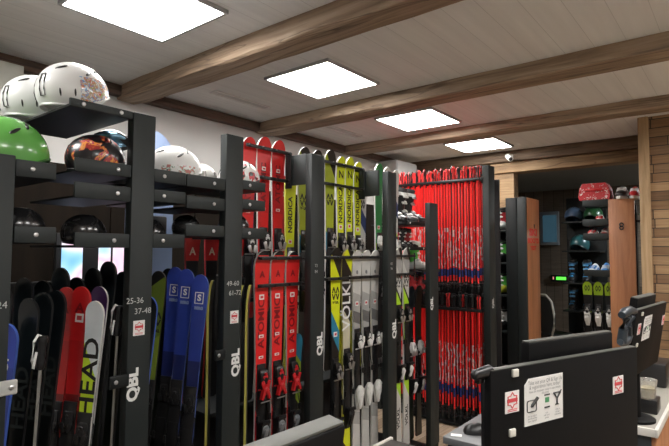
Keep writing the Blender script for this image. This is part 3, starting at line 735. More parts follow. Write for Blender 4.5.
# children's skis in the first two bays ------------------------------------
KR = rad(-58)
def kid(label, x, z, L_, top, side, y=2.16, W=.082, rot=KR, marks=(), toe=M_blk, heel=M_blk, lever=M_grey, **k):
    LN = .072   # the kids' skis lean back sideways against the rack
    t = ski(label, x-math.cos(rot)*LN*L_, y-math.sin(rot)*LN*L_, z+.006, L_, W, top, side, rot, bs=(.8, .36, .8), flare=.3, wing=M_blk, toe=toe, heel=heel, lever=lever, marks=marks, **k)
    t.rotation_euler[1] = LN
    return t
kid('short blue ski beside the far left post', .755, 1.325, 1.22, T_blue, E_blue, marks=[('GT', .045, .15, M_print), ('LX', .05, .62, M_greyink)], group='kids skis in the left bay')
for x, z, lb in ((.825, 1.415, 'black kids ski with grey edge, first beside the blue one'), (.875, 1.435, 'black kids ski with outlined lettering, second beside the blue one'), (.925, 1.440, 'black kids ski just left of the red kids skis')):
    kid(lb, x, z, 1.3, T_kblk, E_blk, marks=[('HEAD', .075, .38, mat('faint_ink', (.022,.026,.025), .5), 0, 1.2)], toe=None, group='kids skis in the left bay')
for x, z, lb in ((.992, 1.447, 'dark red kids ski, left one of two'), (1.019, 1.452, 'red kids ski with small white sticker')):
    kid(lb, x, z, 1.33, T_kred, E_red, y=2.225 if x < 1 else 2.15, marks=[('A', .055, .09, M_darkred, 0, 1., FRONT)], stickers=[(.13, .036, .036)] if x > 1 else (), group='kids skis in the left bay')
kid('white and lime kids ski with big black letters', 1.042, 1.395, 1.28, T_head2, E_white, y=2.078, W=.078, marks=[('HEAD', .090, .31, M_blackink, .002, 1.36)], group='kids skis in the left bay')
kid('dark blue kids ski hiding behind the white and lime one', 1.155, 1.44, 1.3, T_pur, E_white, y=2.27, marks=[('S', .06, .10, M_print, 0, 1., FRONT)], group='kids skis in the left bay')
kid('black kids ski right of the tall lettered post', 1.305, 1.395, 1.28, T_kblk, E_blue, y=2.115, group='kids skis in the middle bay')
kid('dark green and lime kids ski left of the blue ones', 1.478, 1.50, 1.37, T_kgreen, E_blk, y=2.312, logo=(M_blackink, .24, .85), marks=[('VÖLKL', .018, .30, M_blackink, 0, 1., FRONT)], group='kids skis in the middle bay')
for x, y, z, lb in ((1.522, 2.235, 1.52, 'blue kids ski with white S badge, first of three'), (1.533, 2.157, 1.512, 'blue kids ski with white S badge, middle of three'), (1.560, 2.080, 1.487, 'blue kids ski with white S badge, last of three')):
    t = kid(lb, x, z, 1.38, T_blue, E_blue, y=y, marks=[('S', .042, .115, M_print, 0, 1., FRONT), ('BERG', .018, .165, mat('pale_blue_ink', (.25,.32,.55), .5), 0, 1., FRONT), ('TOL', .045, .60, M_greyink)], group='kids skis in the middle bay')
    def fr():
        mb = MB()
        for q in ((-.022, .022, -.028, -.0245), (-.022, .022, .0245, .028), (-.022, -.0185, -.0245, .0245), (.0185, .022, -.0245, .0245)): mb.box(q[0], q[1], -.0005, .0005, q[2], q[3])
        return mb.mesh('sfr', M_print)
    link('logo', cached('sfr', fr), t, (0, -.0075-1.55*.3*.083**2, 1.38-.115))
ski('red kids ski with yellow edge seen side-on left of the 49-60 post', 1.655, 2.14, 1.455, 1.34, .07, T_kblk, E_yel, rad(36), group='kids skis in the middle bay')
for x, lb in ((1.797, 'yellow edged black ski seen side-on, left one by the 49-60 post'), (1.850, 'yellow edged black ski seen side-on, right one by the 49-60 post')):
    ski(lb, x, 2.075, 1.425, 1.32, .050, T_kblk, E_yel, rad(38), group='yellow edged skis')
xs = [(x, z-.05) for x, z in [(.80, 1.50), (.875, 1.535), (.95, 1.52), (1.02, 1.575), (1.09, 1.53), (1.165, 1.57), (1.235, 1.60), (1.31, 1.55), (1.37, 1.51), (1.56, 1.56), (1.63, 1.55)]]
where = ['above the short blue ski', 'above the black kids skis, left', 'above the black kids skis, right', 'against the left pane of the screen', 'between the two screen panes', 'against the right pane of the screen',
         'nearest the tall lettered post', 'right after the tall lettered post', 'behind the green kids ski', 'behind the middle blue ski', 'behind the last blue ski']
for (x, z), w in zip(xs, where):
    kid('dark ski tip standing in the rear row '+w, x, z, 1.335, T_kblk, E_blk, y=2.35, toe=None, group='dark skis in the rear row')

# ------------------------------------------------------------------ loose poles in the kids bays
def pole_mats(key, k0, k1, k2, k3, k4):
    if key in MATS: return MATS[key]
    m, nt, b = new_mat(key); N, K = nt.nodes, nt.links
    tc = N.new('ShaderNodeTexCoord'); sp = N.new('ShaderNodeSeparateXYZ'); K.new(tc.outputs['Object'], sp.inputs[0])
    d = N.new('ShaderNodeMath'); d.operation = 'MULTIPLY'; d.inputs[1].default_value = 1/1.16; K.new(sp.outputs[2], d.inputs[0])
    R = (.96,.030,.028)
    r = ramp_node(nt, [(0, (.02,.02,.02)), (k0, R), (k1, (.02,.05,.24)), (k2, R), (.95, R)], True); K.new(d.outputs[0], r.inputs[0])
    msk = ramp_node(nt, [(0, (0,0,0)), (k3, (1,1,1)), (k4, (0,0,0))], True); K.new(d.outputs[0], msk.inputs[0])
    mp = N.new('ShaderNodeMapping'); mp.inputs['Scale'].default_value = (38, 38, 7); K.new(tc.outputs['Object'], mp.inputs[0])
    oi = N.new('ShaderNodeObjectInfo'); ad = N.new('ShaderNodeVectorMath'); ad.operation = 'ADD'
    mu = N.new('ShaderNodeMath'); mu.operation = 'MULTIPLY'; mu.inputs[1].default_value = 40; K.new(oi.outputs['Random'], mu.inputs[0])
    K.new(mp.outputs[0], ad.inputs[0]); K.new(mu.outputs[0], ad.inputs[1])
    nz = N.new('ShaderNodeTexNoise'); nz.inputs['Scale'].default_value = 1; nz.inputs['Detail'].default_value = 2; K.new(ad.outputs[0], nz.inputs['Vector'])
    cut = ramp_node(nt, [(0, (0,0,0)), (.470, (1,1,1)), (.532, (0,0,0))], True); K.new(nz.outputs['Fac'], cut.inputs[0])
    mm = N.new('ShaderNodeMath'); mm.operation = 'MULTIPLY'; K.new(cut.outputs[0], mm.inputs[0]); K.new(msk.outputs[0], mm.inputs[1])
    mx = N.new('ShaderNodeMix'); mx.data_type = 'RGBA'; K.new(mm.outputs[0], mx.inputs[0]); K.new(r.outputs[0], mx.inputs[6]); mx.inputs[7].default_value = (.70,.62,.60,1)
    K.new(mx.outputs[2], b.inputs['Base Color']); b.inputs['Roughness'].default_value = .3; b.inputs['Coat Weight'].default_value = .3
    MATS[key] = m
    return m
def pole(label, loc, shaft, grip, strapm, basket, group, rot=(0,0,0), L_=1.16, r=.0105, cat='ski pole'):
    t = thing('ski_pole', label, cat, loc, rot, group)
    link('shaft', cached(('psh', shaft.name, L_, r), lambda: MB().cyl((0,0,.02), (0,0,L_-.10), r*.72, r, 10).cyl((0,0,0), (0,0,.0195), .003, r*.7, 8).mesh('shaft', shaft)), t)
    link('grip', cached(('pg', grip.name, L_), lambda: MB().lathe([(.011, L_-.128), (.015, L_-.120), (.0165, L_-.10), (.014, L_-.085), (.0165, L_-.065), (.0145, L_-.045), (.017, L_-.03), (.021, L_-.015), (.019, L_-.003), (.010, L_)], 12).mesh('grip', grip)), t)
    link('strap', cached(('pst', strapm.name, L_), lambda: MB().tube([(0, 0, L_-.006), (-.018, -.006, L_+.004), (-.032, -.008, L_-.02), (-.034, -.008, L_-.09), (-.028, -.008, L_-.12), (-.019, -.004, L_-.06)], .0048, 6).mesh('strap', strapm)), t)
    link('basket', cached(('pb', basket.name), lambda: MB().lathe([(.008, .045), (.022, .050), (.028, .056), (.027, .060), (.012, .064), (.009, .085)], 14).mesh('basket', basket)), t)
    return t
M_silver = mat('silver_shaft', (.42,.41,.38), .3, .6)
pole('silver kids pole with white strap between the blue and black skis', (.80, 2.09, .101), M_silver, M_blk, M_wht, M_blk, 'silver kids poles', (0, rad(2), 0), 1.18, .0062)
pole('silver kids pole with white strap right of the white and lime ski', (1.105, 2.085, .101), M_silver, M_blk, M_wht, M_blk, 'silver kids poles', (0, rad(1.5), 0), 1.27, .0062)

# ------------------------------------------------------------------ red pole rack
PX = 4.50
pr = thing('pole_rack', 'dark rack with two rows of red poles hanging from black rails', 'pole rack', (4.55, 1.83, 0))
link('post_body', MB().box(-.085, .055, -.035, .03, .0, 2.40, .004).mesh('pp', M_post), pr)
link('post_body', MB().box(-.085, .055, 1.13, 1.19, .0, 2.36, .004).mesh('pp', M_post), pr)
link('lettering', text_mesh([('QBL', .05, UP, (-.02, -.0362, 1.15), 1., .001)], M_print), pr)
link('back_board', MB().box(.20, .22, -.02, 1.18, .0, 2.30, .003).mesh('bb', mat('rack_board', (.012,.012,.013), .7)), pr)
for z in (2.275, 1.085):
    mb = MB()
    for xx in (-.130, -.039, .071, .181):
        mb.box(xx-.006, xx+.006, .031, 1.129, z-.016, z+.012, .003)
    mb.box(-.09, .20, .031, .045, z-.02, z+.02); mb.box(-.09, .20, 1.115, 1.129, z-.02, z+.02)
    link('hanging_rail', mb.mesh('hr', M_rail), pr)
link('tray', MB().box(-.085, .199, .031, 1.129, .012, .035, .003).mesh('tr', M_postd), pr)
PM = (pole_mats('pole_red', .055, .115, .175, .185, .515), pole_mats('pole_red_low', .10, .195, .265, .275, .60))
M_pgrip = mat('grip_red', (.85,.04,.04), .45, var=.25); M_pstrap = mat('strap_mixed', (.55,.08,.08), .6, var=.5)
for tier, z0 in ((0, 1.237), (1, .042)):
    for row in range(3):
        for k in range(17):
            yy = 1.905+k*.0610+(row*.0205) % .0615
            if yy > 2.905: continue
            xx = 4.55+(-.078, .028, .138)[row]+random.uniform(-.004, .004)
            lb = 'red ski pole with blue band hanging in the upper row of the pole rack' if tier == 0 else 'red ski pole with black grip hanging in the lower row of the pole rack'
            pole(lb, (xx, yy, z0+random.uniform(-.004, .025)), PM[tier], (M_blk if (k+row) % 3 == 0 else M_pgrip) if tier == 0 else (M_pgrip if (k+2*row) % 5 == 0 else M_blk), M_pstrap if (tier == 0 and (k+row) % 3 == 0) else M_blk, M_blk,
                 'red poles in the upper row' if tier == 0 else 'red poles in the lower row', (0, 0, random.uniform(-.5, .5)))

# ------------------------------------------------------------------ ski boots
def boot(label, loc, rotz, shell, cuff, buckle, s=1., liner=None, group=None, strapm=None):
    t = thing('ski_boot', label, 'ski boot', loc, (0, 0, rotz), group)
    def low():
        mb = MB(); rings = []
        for x, hw, h, zb in ((-.125, .020, .045, .018), (-.115, .036, .085, .014), (-.08, .044, .13, .014), (-.03, .046, .145, .014), (.02, .047, .12, .014), (.07, .049, .088, .014), (.115, .046, .066, .014), (.145, .036, .052, .014), (.158, .018, .038, .018)):
            n = 16; rings.append([(x*s, hw*s*math.cos(2*PI*i/n)*(1 if math.sin(2*PI*i/n) > 0 else 1.04), (zb+h/2+h/2*math.copysign(abs(math.sin(2*PI*i/n))**.7, math.sin(2*PI*i/n)))*s) for i in range(n)])
        mb.loft(rings); return mb.mesh('lower', shell, 45)
    link('lower_shell', cached(('bl', s, shell.name), low), t)
    def cf():
        mb = MB(); mb.loft([ell_ring(cx*s, 0, z*s, rx*s, ry*s, tilt=tl) for cx, z, rx, ry, tl in ((-.052, .100, .066, .052, .15), (-.050, .15, .068, .054, .1), (-.040, .20, .066, .055, .05), (-.026, .255, .066, .056, -.1), (-.014, .300, .064, .056, -.25))])
        return mb.mesh('cuff', cuff, 45)
    link('cuff', cached(('bc', s, cuff.name), cf), t)
    lm = liner or M_rub
    link('liner', cached(('bn', s, lm.name), lambda: MB().loft([ell_ring(-.014*s, 0, .29*s, .056*s, .048*s), ell_ring(-.008*s, 0, .325*s, .057*s, .050*s, tilt=-.2), ell_ring(-.006*s, 0, .335*s, .048*s, .042*s, tilt=-.2), ell_ring(-.006*s, 0, .315*s, .040*s, .034*s)]).mesh('liner', lm, 50)), t)
    link('sole', cached(('bs', s), lambda: MB().box(-.13*s, -.04*s, -.036*s, .036*s, 0, .018*s, .004).box(.03*s, .165*s, -.037*s, .037*s, 0, .018*s, .004).box(-.05*s, .04*s, -.030*s, .030*s, .006*s, .018*s, .002).mesh('sole', M_rub)), t)
    for x, z, hw, r in ((.085, .085, .040, .50), (.03, .118, .040, .62), (.026, .195, .046, 1.15), (.040, .250, .048, 1.25)):
        M = Matrix.Translation((x*s, 0, z*s)) @ Matrix.Rotation(r, 4, 'Y')
        link('buckle', cached(('bb', s, x, buckle.name), lambda: MB().box(-.011*s, .011*s, -hw*s, hw*s*.6, -.004*s, .009*s, .003).box(-.016*s, .016*s, -.022*s, .016*s, .0095*s, .017*s, .003).mesh('buckle', buckle)), t).matrix_local = M
    sm = strapm or M_blk
    link('power_strap', cached(('bp', s, sm.name), lambda: MB().loft([ell_ring(-.020*s, 0, .268*s, .070*s, .060*s, tilt=-.15), ell_ring(-.014*s, 0, .298*s, .069*s, .060*s, tilt=-.22)]).mesh('ps', sm)), t)
    return t
B_blk = mat('boot_black', (.014,.014,.015), .3, var=.15, coat=.2); B_wht = mat('boot_white', (.72,.73,.70), .35, coat=.2); B_red = mat('boot_red', (.45,.03,.035), .35); B_grn = mat('boot_green', (.10,.50,.07), .35)
shelf(3.63, 4.06, 1.862, 1.830, .36, 'shelf under the black and white ski boots right of the fourth post', (.1, .9), y=2.15)
shelf(3.63, 3.93, 1.650, 1.622, .36, 'lower shelf of boots above the white and lime skis', (.1, .9), y=2.15)
shelf(3.88, 4.20, 1.455, 1.430, .36, 'shelf under the green and white boot in front of the red poles', (.5,), y=2.15)
G_b = 'ski boots beside the fourth post'
boot('black ski boot with white strap, left one on the boot shelf', (3.74, 2.36, 1.8385), rad(-105), B_blk, B_blk, M_wht, 1., group=G_b, strapm=M_print)
boot('black ski boot with white strap, middle one on the boot shelf', (3.88, 2.35, 1.8385), rad(-90), B_blk, B_blk, M_wht, 1., group=G_b, strapm=M_print)
boot('black ski boot with silver buckles, right end of the boot shelf', (4.015, 2.35, 1.8385), rad(-78), B_blk, B_blk, M_steel, 1., group=G_b, strapm=M_print)
for x, c, lb in ((3.69, B_red, 'red and black kids boot under the boot shelf, left'), (3.78, B_blk, 'black kids boot with white straps under the boot shelf'), (3.87, B_red, 'red and black kids boot under the boot shelf, right')):
    boot(lb, (x, 2.28, 1.6305), rad(-75), B_blk, c, M_wht, .54, group='kids boots under the boot shelf')
boot('white kids boot with green cuff beside the red poles', (4.055, 2.31, 1.4385), rad(-78), B_wht, B_grn, M_wht, .80, liner=B_wht, strapm=B_wht)
shelf(3.88, 4.20, 1.290, 1.260, .36, 'shelf with small red boots under the green and white boot', (.5,), y=2.15)
for x, lb in ((3.985, 'small red kids boot under the green and white boot, left'), (4.09, 'small red kids boot under the green and white boot, right')):
    boot(lb, (x, 2.28, 1.2685), rad(-70), B_red, B_red, M_blk, .46, group='small red kids boots')

# ------------------------------------------------------------------ behind the rack
t = thing('backdrop_lockers', 'made-up dark lockers as a backdrop along the wall behind the racks', 'locker', (0, 3.44, 0))  # lockers made up so the view between the racks stays dark
W_lock = wood('backdrop_wood', rough=.95, bump=.05, stops=[(.3, (.005,.004,.003)), (.6, (.010,.007,.005)), (.8, (.016,.010,.007))], grain=(18, 18, 1.2), cracks=False)
W_lock.node_tree.nodes['Principled BSDF'].inputs['Specular IOR Level'].default_value = .08
link('locker_body', MB().box(-2.4, 5.3, .02, .50, .0, 2.17, .004).mesh('lb', W_lock), t)
for k in range(11):
    a = -2.4+k*.7
    d = link('locker_door', MB().box(a+.004, a+.694, 0, .018, .03, 2.15, .003).mesh('ld', W_lock), t)
    link('door_handle', cached('lkh', lambda: MB().box(-.006, .006, -.03, -.018, -.06, .06, .003).box(-.004, .004, -.018, 0, -.055, -.045).box(-.004, .004, -.018, 0, .045, .055).mesh('lh', M_steel)), d, (a+.63, -.001, 1.1))
def screen_mat():
    m, nt, b = new_mat('screen_picture'); N, K = nt.nodes, nt.links
    tc = N.new('ShaderNodeTexCoord'); mp = N.new('ShaderNodeMapping'); mp.inputs['Scale'].default_value = (4.5, 1, 4); mp.inputs['Rotation'].default_value = (0, .5, 0); K.new(tc.outputs['Object'], mp.inputs[0])
    nz = N.new('ShaderNodeTexNoise'); nz.inputs['Scale'].default_value = 1; nz.inputs['Detail'].default_value = 1; K.new(mp.outputs[0], nz.inputs['Vector'])
    r = ramp_node(nt, [(.30, (.15,.50,.95)), (.40, (.40,.75,1.)), (.47, (.95,.85,.98)), (.54, (1.,.62,.78)), (.62, (1.,.95,1.))]); K.new(nz.outputs['Fac'], r.inputs[0])
    b.inputs['Base Color'].default_value = (.01,.01,.01,1); K.new(r.outputs[0], b.inputs['Emission Color']); b.inputs['Emission Strength'].default_value = 1.1; b.inputs['Roughness'].default_value = .2
    return m
MS = screen_mat()
t = thing('display_screen', 'glowing blue and pink display glimpsed behind the left bays', 'screen', (1.68, 3.43, 1.545))
link('bezel', MB().box(-.25, .22, -.03, .008, -.17, .17, .006).mesh('bz', M_blk), t)
for a, b_ in ((-.218, -.085), (.022, .105), (.122, .200)): link('screen_pane', MB().box(a, b_, -.034, -.0305, -.15, .15).mesh('sp', MS), t)
# snowboard behind the middle bay
def board_mesh():
    mb = MB(); W2, Lb = .145, 1.5; P = []
    for i in range(25):
        a = PI*i/24; P.append((W2*math.cos(a), Lb-.16+.16*math.sin(a)))
    for i in range(25):
        a = PI+PI*i/24; P.append((W2*math.cos(a), .16+.16*math.sin(a)))
    mb.prism(P, -.006, .006); return mb.mesh('board', mat('snowboard_blue', (.30,.40,.62), .35, var=.25, scale=5))
t = thing('snowboard', 'pale blue snowboard with rounded nose standing behind the middle bay', 'snowboard', (1.60, 2.62, .79))
link('deck', board_mesh(), t)
for z in (.55, .95): link('binding', cached('sbb', lambda: MB().box(-.09, .09, -.035, -.0065, -.06, .06, .01).mesh('sbb', M_blk)), t, (0, 0, z))
thing('rear_ledge', 'dark ledge at the back of the ski rack', 'ledge', (0, 0, 0), me=MB().box(.0, 3.66, 2.535, 2.80, .735, .785, .003).box(.0, .05, 2.535, 2.80, 0, .7345).box(3.61, 3.66, 2.535, 2.80, 0, .7345).mesh('rl', M_postd))
# white wall cabinet
t = thing('wall_cabinet', 'pale grey box unit under the ceiling behind the red poles', 'wall unit', (6.07, 3.73, 2.40))
link('cabinet_body', MB().box(-.26, .26, -.13, .21, 0, .445, .006).mesh('wc', mat('cabinet_white', (.62,.64,.65), .45, var=.03)), t)
link('front_cover', MB().box(-.25, .25, -.142, -.1305, .02, .43, .004).mesh('wcf', mat('cabinet_white', (.62,.64,.65), .45)), t)
t = thing('wall_cabinet', 'pale box unit high on the back wall behind the white helmets', 'wall unit', (.90, 3.75, 2.40))
link('cabinet_body', MB().box(-.55, .43, 0, .19, 0, .44, .006).mesh('wc2', mat('cabinet_cream', (.50,.50,.44), .5)), t)
link('front_cover', MB().box(-.53, .41, -.012, -.0005, .02, .42, .004).mesh('wc2f', mat('cabinet_cream', (.50,.50,.44), .5)), t)
# camera on the lintel
t = thing('wall_camera', 'small white camera on the timber above the back room opening', 'security camera', (6.555, 2.33, 2.84))
link('mount', MB().box(-.015, .0, -.025, .025, -.03, .03, .004).cyl((-.0155, 0, 0), (-.05, 0, -.01), .012, n=10).mesh('cm', M_wht), t)
link('camera_body', MB().cyl((-.052, .03, .012), (-.13, -.035, -.045), .036, .034, 18).mesh('cb', M_wht), t)
link('lens', MB().cyl((-.1305, -.0355, -.0455), (-.136, -.040, -.0495), .024, n=14).mesh('cl', M_blk), t)

# ------------------------------------------------------------------ end panels and back room
t = thing('end_panel_rack', 'tall rack end with orange-brown wooden face and dark sides left of the opening', 'rack', (5.5, 1.82, 0))
link('wood_face', MB().box(.03, .44, -.012, .012, .01, 2.2, .004).mesh('wf', W_panel), t)
link('side_panel', MB().box(.0, .03, -.012, .085, .01, 2.2, .003).mesh('sp1', M_post), t)
link('side_panel', MB().box(.006, .03, .090, .21, .01, 2.2, .003).mesh('sp2', M_postd), t)
link('rear_panel', MB().box(.035, .44, .195, .21, .01, 2.19, .003).mesh('rp', M_postd), t)
mb = MB(); mb.prism([(-.012, .02), (.012, .02), (.012, -.01), (0, -.028), (-.012, -.01)], -.004, 0); link('hook', mb.mesh('hk', M_blk), t, (.26, -.0125, 1.90))
link('lettering', text_mesh([('SKI', .100, FRONT, (.225, -.0128, 1.825), 1.9, .006), ('BOOTS', .075, FRONT, (.225, -.0128, 1.735), 1.45, .004), ('TEST', .060, FRONT, (.225, -.0128, 1.655), 1.5, .003)], mat('red_stencil', (.62,.030,.020), .6)), t)
# boot rack squeezed left of it
t = thing('boot_rack', 'narrow dark rack of boots between the pole rack and the wooden end panel', 'rack', (5.62, 2.045, 0))
link('side_panel', MB().box(.30, .33, .0, .60, 0, 2.1, .003).mesh('brs', M_postd), t)
for z in (.30, .72, 1.12, 1.48, 1.84): link('shelf_board', MB().box(0, .299, .0, .60, z, z+.02, .002).mesh('brb', M_post), t)
for i, (z, c, d, lb) in enumerate(((1.8605, B_wht, B_red, 'white and red boot on the top of the narrow boot rack'), (1.5005, B_blk, B_grn, 'dark boot with green cuff on the narrow boot rack'), (1.1405, mat('boot_lime', (.45,.50,.04), .35), B_grn, 'lime yellow boot on the narrow boot rack'), (.7405, B_blk, B_wht, 'black and grey boot low on the narrow boot rack'))):
    boot(lb, (5.76, 2.16, z), rad(180-20), c, d, M_wht, .78, group='boots on the narrow boot rack')

t = thing('end_panel_rack', 'wide orange-brown wooden rack end with a black hook right of the opening', 'rack', (6.30, 1.048, 0))
link('wood_face', MB().box(0, .03, -.126, .126, .01, 2.2, .004).mesh('wf2', W_panel), t)
link('rack_frame', MB().box(.0305, .06, -.10, .10, .01, 2.15).box(.30, .33, -.10, .10, 0, 2.15).mesh('wfr', M_postd), t)
def hook8():
    mb = MB()
    for z in (.017, -.017): mb.tube([(0, .017*math.cos(2*PI*i/14), z+.019*math.sin(2*PI*i/14)) for i in range(14)], .007, 6, closed=True)
    return mb.mesh('h8', M_blk)
link('hook', hook8(), t, (-.008, 0, 1.90))
def xshelf(z, y0, y1, label):
    s = thing('rack_shelf', label, 'shelf', (6.33, (y0+y1)/2, z), group='shelves by the wooden rack end'); hw = (y1-y0)/2
    link('shelf_lip', MB().box(0, .012, -hw, hw, 0, .075, .003).mesh('xl', M_post), s); link('shelf_tray', MB().box(.012, .32, -hw, hw, 0, .010).mesh('xt', M_postd), s)
xshelf(2.135, 1.178, 1.445, 'top shelf left of the wide wooden rack end, under the red pile')
xshelf(1.755, 1.178, 1.445, 'second shelf of boots left of the wide wooden rack end')
xshelf(1.345, 1.178, 1.445, 'lower shelf left of the wide wooden rack end, above lime skis')
G_s = 'boots on the shelves of the back room'
def shoe(label, loc, rotz, base, accent, s=1.):
    t = thing('sports_shoe', label, 'shoe', loc, (0, 0, rotz), G_s)
    def up():
        mb = MB(); rings = []
        for x, hw, h in ((-.12, .018, .06), (-.11, .034, .10), (-.07, .038, .115), (-.02, .038, .10), (.03, .041, .075), (.08, .043, .056), (.115, .036, .045), (.135, .016, .03)):
            n = 14; rings.append([(x*s, hw*s*math.cos(2*PI*i/n), (.02+h/2+h/2*math.sin(2*PI*i/n))*s) for i in range(n)])
        mb.loft(rings); return mb.mesh('upper', base, 45)
    link('upper', cached(('su', s, base.name), up), t)
    link('sole', cached(('ss', s), lambda: MB().loft([[(x*s, y*s, 0), (x*s, y*s*1.02, .022*s)] for x, y in ()] or [ell_ring(.0, 0, 0, .135*s, .042*s), ell_ring(.0, 0, .024*s, .14*s, .045*s)]).mesh('sole', M_print)), t)
    def st():
        mb = MB()
        for x, z in ((.0, .106), (.03, .094), (.06, .082)): mb.box((x-.008)*s, (x+.008)*s, -.034*s, .034*s, (z-.02)*s, (z+.004)*s, .003)
        mb.tube([(-.10*s, .036*s, .05*s), (-.04*s, .041*s, .08*s), (.04*s, .043*s, .05*s)], .007*s, 6); mb.tube([(-.10*s, -.036*s, .05*s), (-.04*s, -.041*s, .08*s), (.04*s, -.043*s, .05*s)], .007*s, 6)
        return mb.mesh('accent', accent)
    link('lace', cached(('sa', s, accent.name), st), t)
    return t
A_blue = mat('accent_blue', (.05,.22,.55), .4)
shoe('white and red shoe on the second shelf left of the wooden rack end', (6.495, 1.25, 1.7655), rad(188), M_red, M_wht, 1.)
shoe('white shoe with red sole behind it on the second shelf', (6.495, 1.378, 1.7655), rad(175), M_wht, M_red, 1.)
shoe('white and blue shoe on the lower shelf left of the wooden rack end', (6.50, 1.25, 1.3555), rad(185), A_blue, M_wht, 1.05)
shoe('pale shoe beside the blue one on the lower shelf', (6.495, 1.378, 1.3555), rad(175), M_wht, A_blue, 1.)
shoe('white and red shoe stacked above the second shelf pair', (6.495, 1.30, 1.9255), rad(185), M_wht, M_red, 1.)
# thin stacked plate that carries the stacked shoe
xshelf(1.915, 1.178, 1.445, 'thin extra shelf left of the wooden rack end')
# red kit bag and boots on top
t = thing('kit_bag', 'bright red bag with white marks on top of the wooden rack end', 'bag', (6.45, 1.325, 2.2105))
bagM = pattern_mat('bag_print', (.50,.02,.028), [(.70,.68,.66), (.50,.02,.028), (.03,.03,.03)], .60, 26, rough=.6)
link('bag_body', MB().loft([[( sx*.10, sy*w, z) for sx, sy in ((-1, -1), (1, -1), (1, 1), (-1, 1))] for z, w in ((0, .155), (.04, .165), (.14, .15), (.19, .12))]).mesh('bag', bagM, 30), t)
link('zip_flap', MB().box(-.108, -.098, -.09, .09, .10, .125, .003).mesh('bh', M_red), t)
shoe('black and white boot lying beside the red bag on top of the rack', (6.43, 1.058, 2.2005), rad(183), M_blk, M_wht, 1.25)
shoe('red and white boot at the right end on top of the rack', (6.43, .935, 2.2005), rad(183), M_red, M_wht, 1.1)
shoe('white and green shoe beyond the right edge of the wooden rack end', (6.62, .862, 1.9705), rad(190), M_wht, B_grn, 1.1)
thing('wall_shelf', 'small dark shelf right of the wooden rack end', 'shelf', (6.62, .85, 1.95), me=MB().box(-.20, .22, -.075, .075, 0, .02, .003).mesh('ws', M_postd))
# lime skis in the back room rack
T_lim2 = ('lime_black', [(0, (.36,.56,.03)), (.15, blk), (.33, (.36,.56,.03)), (.35, blk)], 0.)
for y, lb in ((1.425, 'lime tipped black ski left of the wooden rack end, outermost'), (1.313, 'lime tipped black ski left of the wooden rack end, middle'), (1.201, 'lime tipped black ski touching the wooden rack end')):
    ski(lb, 6.40, y, 1.285, 1.25, .098, T_lim2, E_blk, rad(-90), toe=M_blk, heel=M_wht, lever=M_wht, logo=(M_blackink, .075, .8), flare=.3, group='lime tipped skis in the back room', bd=(.40, .50))
thing('ski_plinth', 'black plinth under the lime tipped skis in the back room', 'rack base', (6.36, 1.31, 0), me=MB().box(0, .26, -.135, .17, 0, .034, .003).mesh('rb2', M_postd))
# back wall items
t = thing('wall_monitor', 'grey framed screen on the dark back room wall', 'monitor', (8.965, 2.56, 2.02))
link('frame', MB().box(-.03, .03, -.15, .15, -.28, .28, .006).mesh('mf', mat('monitor_frame', (.22,.24,.26), .4)), t)
link('screen', MB().box(-.036, -.0305, -.12, .10, -.23, .22).mesh('msn', mat('monitor_glass', (.05,.10,.13), .15, emit=(.05,.12,.17), estr=.35)), t)
t = thing('led_display', 'small device with a glowing green number display on the back wall', 'display', (8.965, 2.41, 1.19))
link('case', MB().box(-.03, .03, -.14, .14, -.055, .055, .006).mesh('lc', M_blk), t)
link('wall_mount', MB().box(.0305, .034, -.08, .08, -.04, .04).mesh('wm', M_blk), t)
link('readout', MB().box(-.034, -.0305, -.10, .05, -.022, .026).mesh('lr', mat('led_green', (.02,.2,.02), .3, emit=(.10,.95,.06), estr=1.6)), t)
link('status_light', MB().box(-.034, -.0305, .09, .105, -.02, .026).mesh('ls', mat('led_red', (.3,.1,.1), .3, emit=(.9,.35,.3), estr=.8)), t)
# chair
t = thing('office_chair', 'dark chair with a pale curved back frame in the back room', 'chair', (7.62, 2.12, 0), (0, 0, rad(150)))
link('seat', MB().box(-.21, .21, -.21, .21, .43, .49, .02).mesh('cs', M_rub), t)
link('backrest', MB().loft([[(x, y, z) for x, y in ((.20, -w), (.20, w), (.24, w), (.24, -w))] for z, w in ((.52, .17), (.6, .20), (.75, .21), (.9, .18), (1.0, .10))]).mesh('cbk', M_rub), t)
link('back_frame', MB().tube([(.23, -.16, .46), (.245, -.22, .6), (.245, -.225, .78), (.245, -.18, .95), (.245, -.08, 1.03), (.245, .08, 1.03), (.245, .18, .95), (.245, .225, .78), (.245, .22, .6), (.23, .16, .46)], .014, 8).mesh('cbf', mat('chair_frame', (.42,.40,.34), .4)), t)
for sx in (-1, 1):
    for sy in (-1, 1): link('leg', MB().cyl((sx*.18, sy*.18, .432), (sx*.21, sy*.21, 0), .014, .011, 8).mesh('cleg', M_grey), t)
# boot wall deeper in
t = thing('boot_wall_rack', 'dark rack with helmets and blue boots deep in the back room', 'rack', (7.55, 1.80, 0))
link('side_panel', MB().box(.35, .38, -.30, .22, 0, 2.4, .003).mesh('bwp', M_postd), t)
for z in (.42, .80, 1.18, 1.62, 2.02): link('shelf_board', MB().box(0, .349, -.28, .20, z, z+.02, .002).mesh('bws', M_postd), t)
B_bl = mat('boot_blue', (.05,.15,.28), .35)
helmet('muted blue helmet on the top shelf deep in the back room', (7.70, 1.87, 2.0405), rad(180), mat('helmet_muted_blue', (.06,.10,.17), .35), 1.05, group='helmets in the back room')
helmet('dark green helmet next to the blue one deep in the back room', (7.70, 1.62, 2.0405), rad(170), S_dkgreen, 1.05, group='helmets in the back room')
helmet('teal helmet on the second shelf deep in the back room', (7.70, 1.80, 1.6405), rad(170), mat('helmet_teal', (.02,.09,.10), .3, coat=.3), 1.1, group='helmets in the back room')
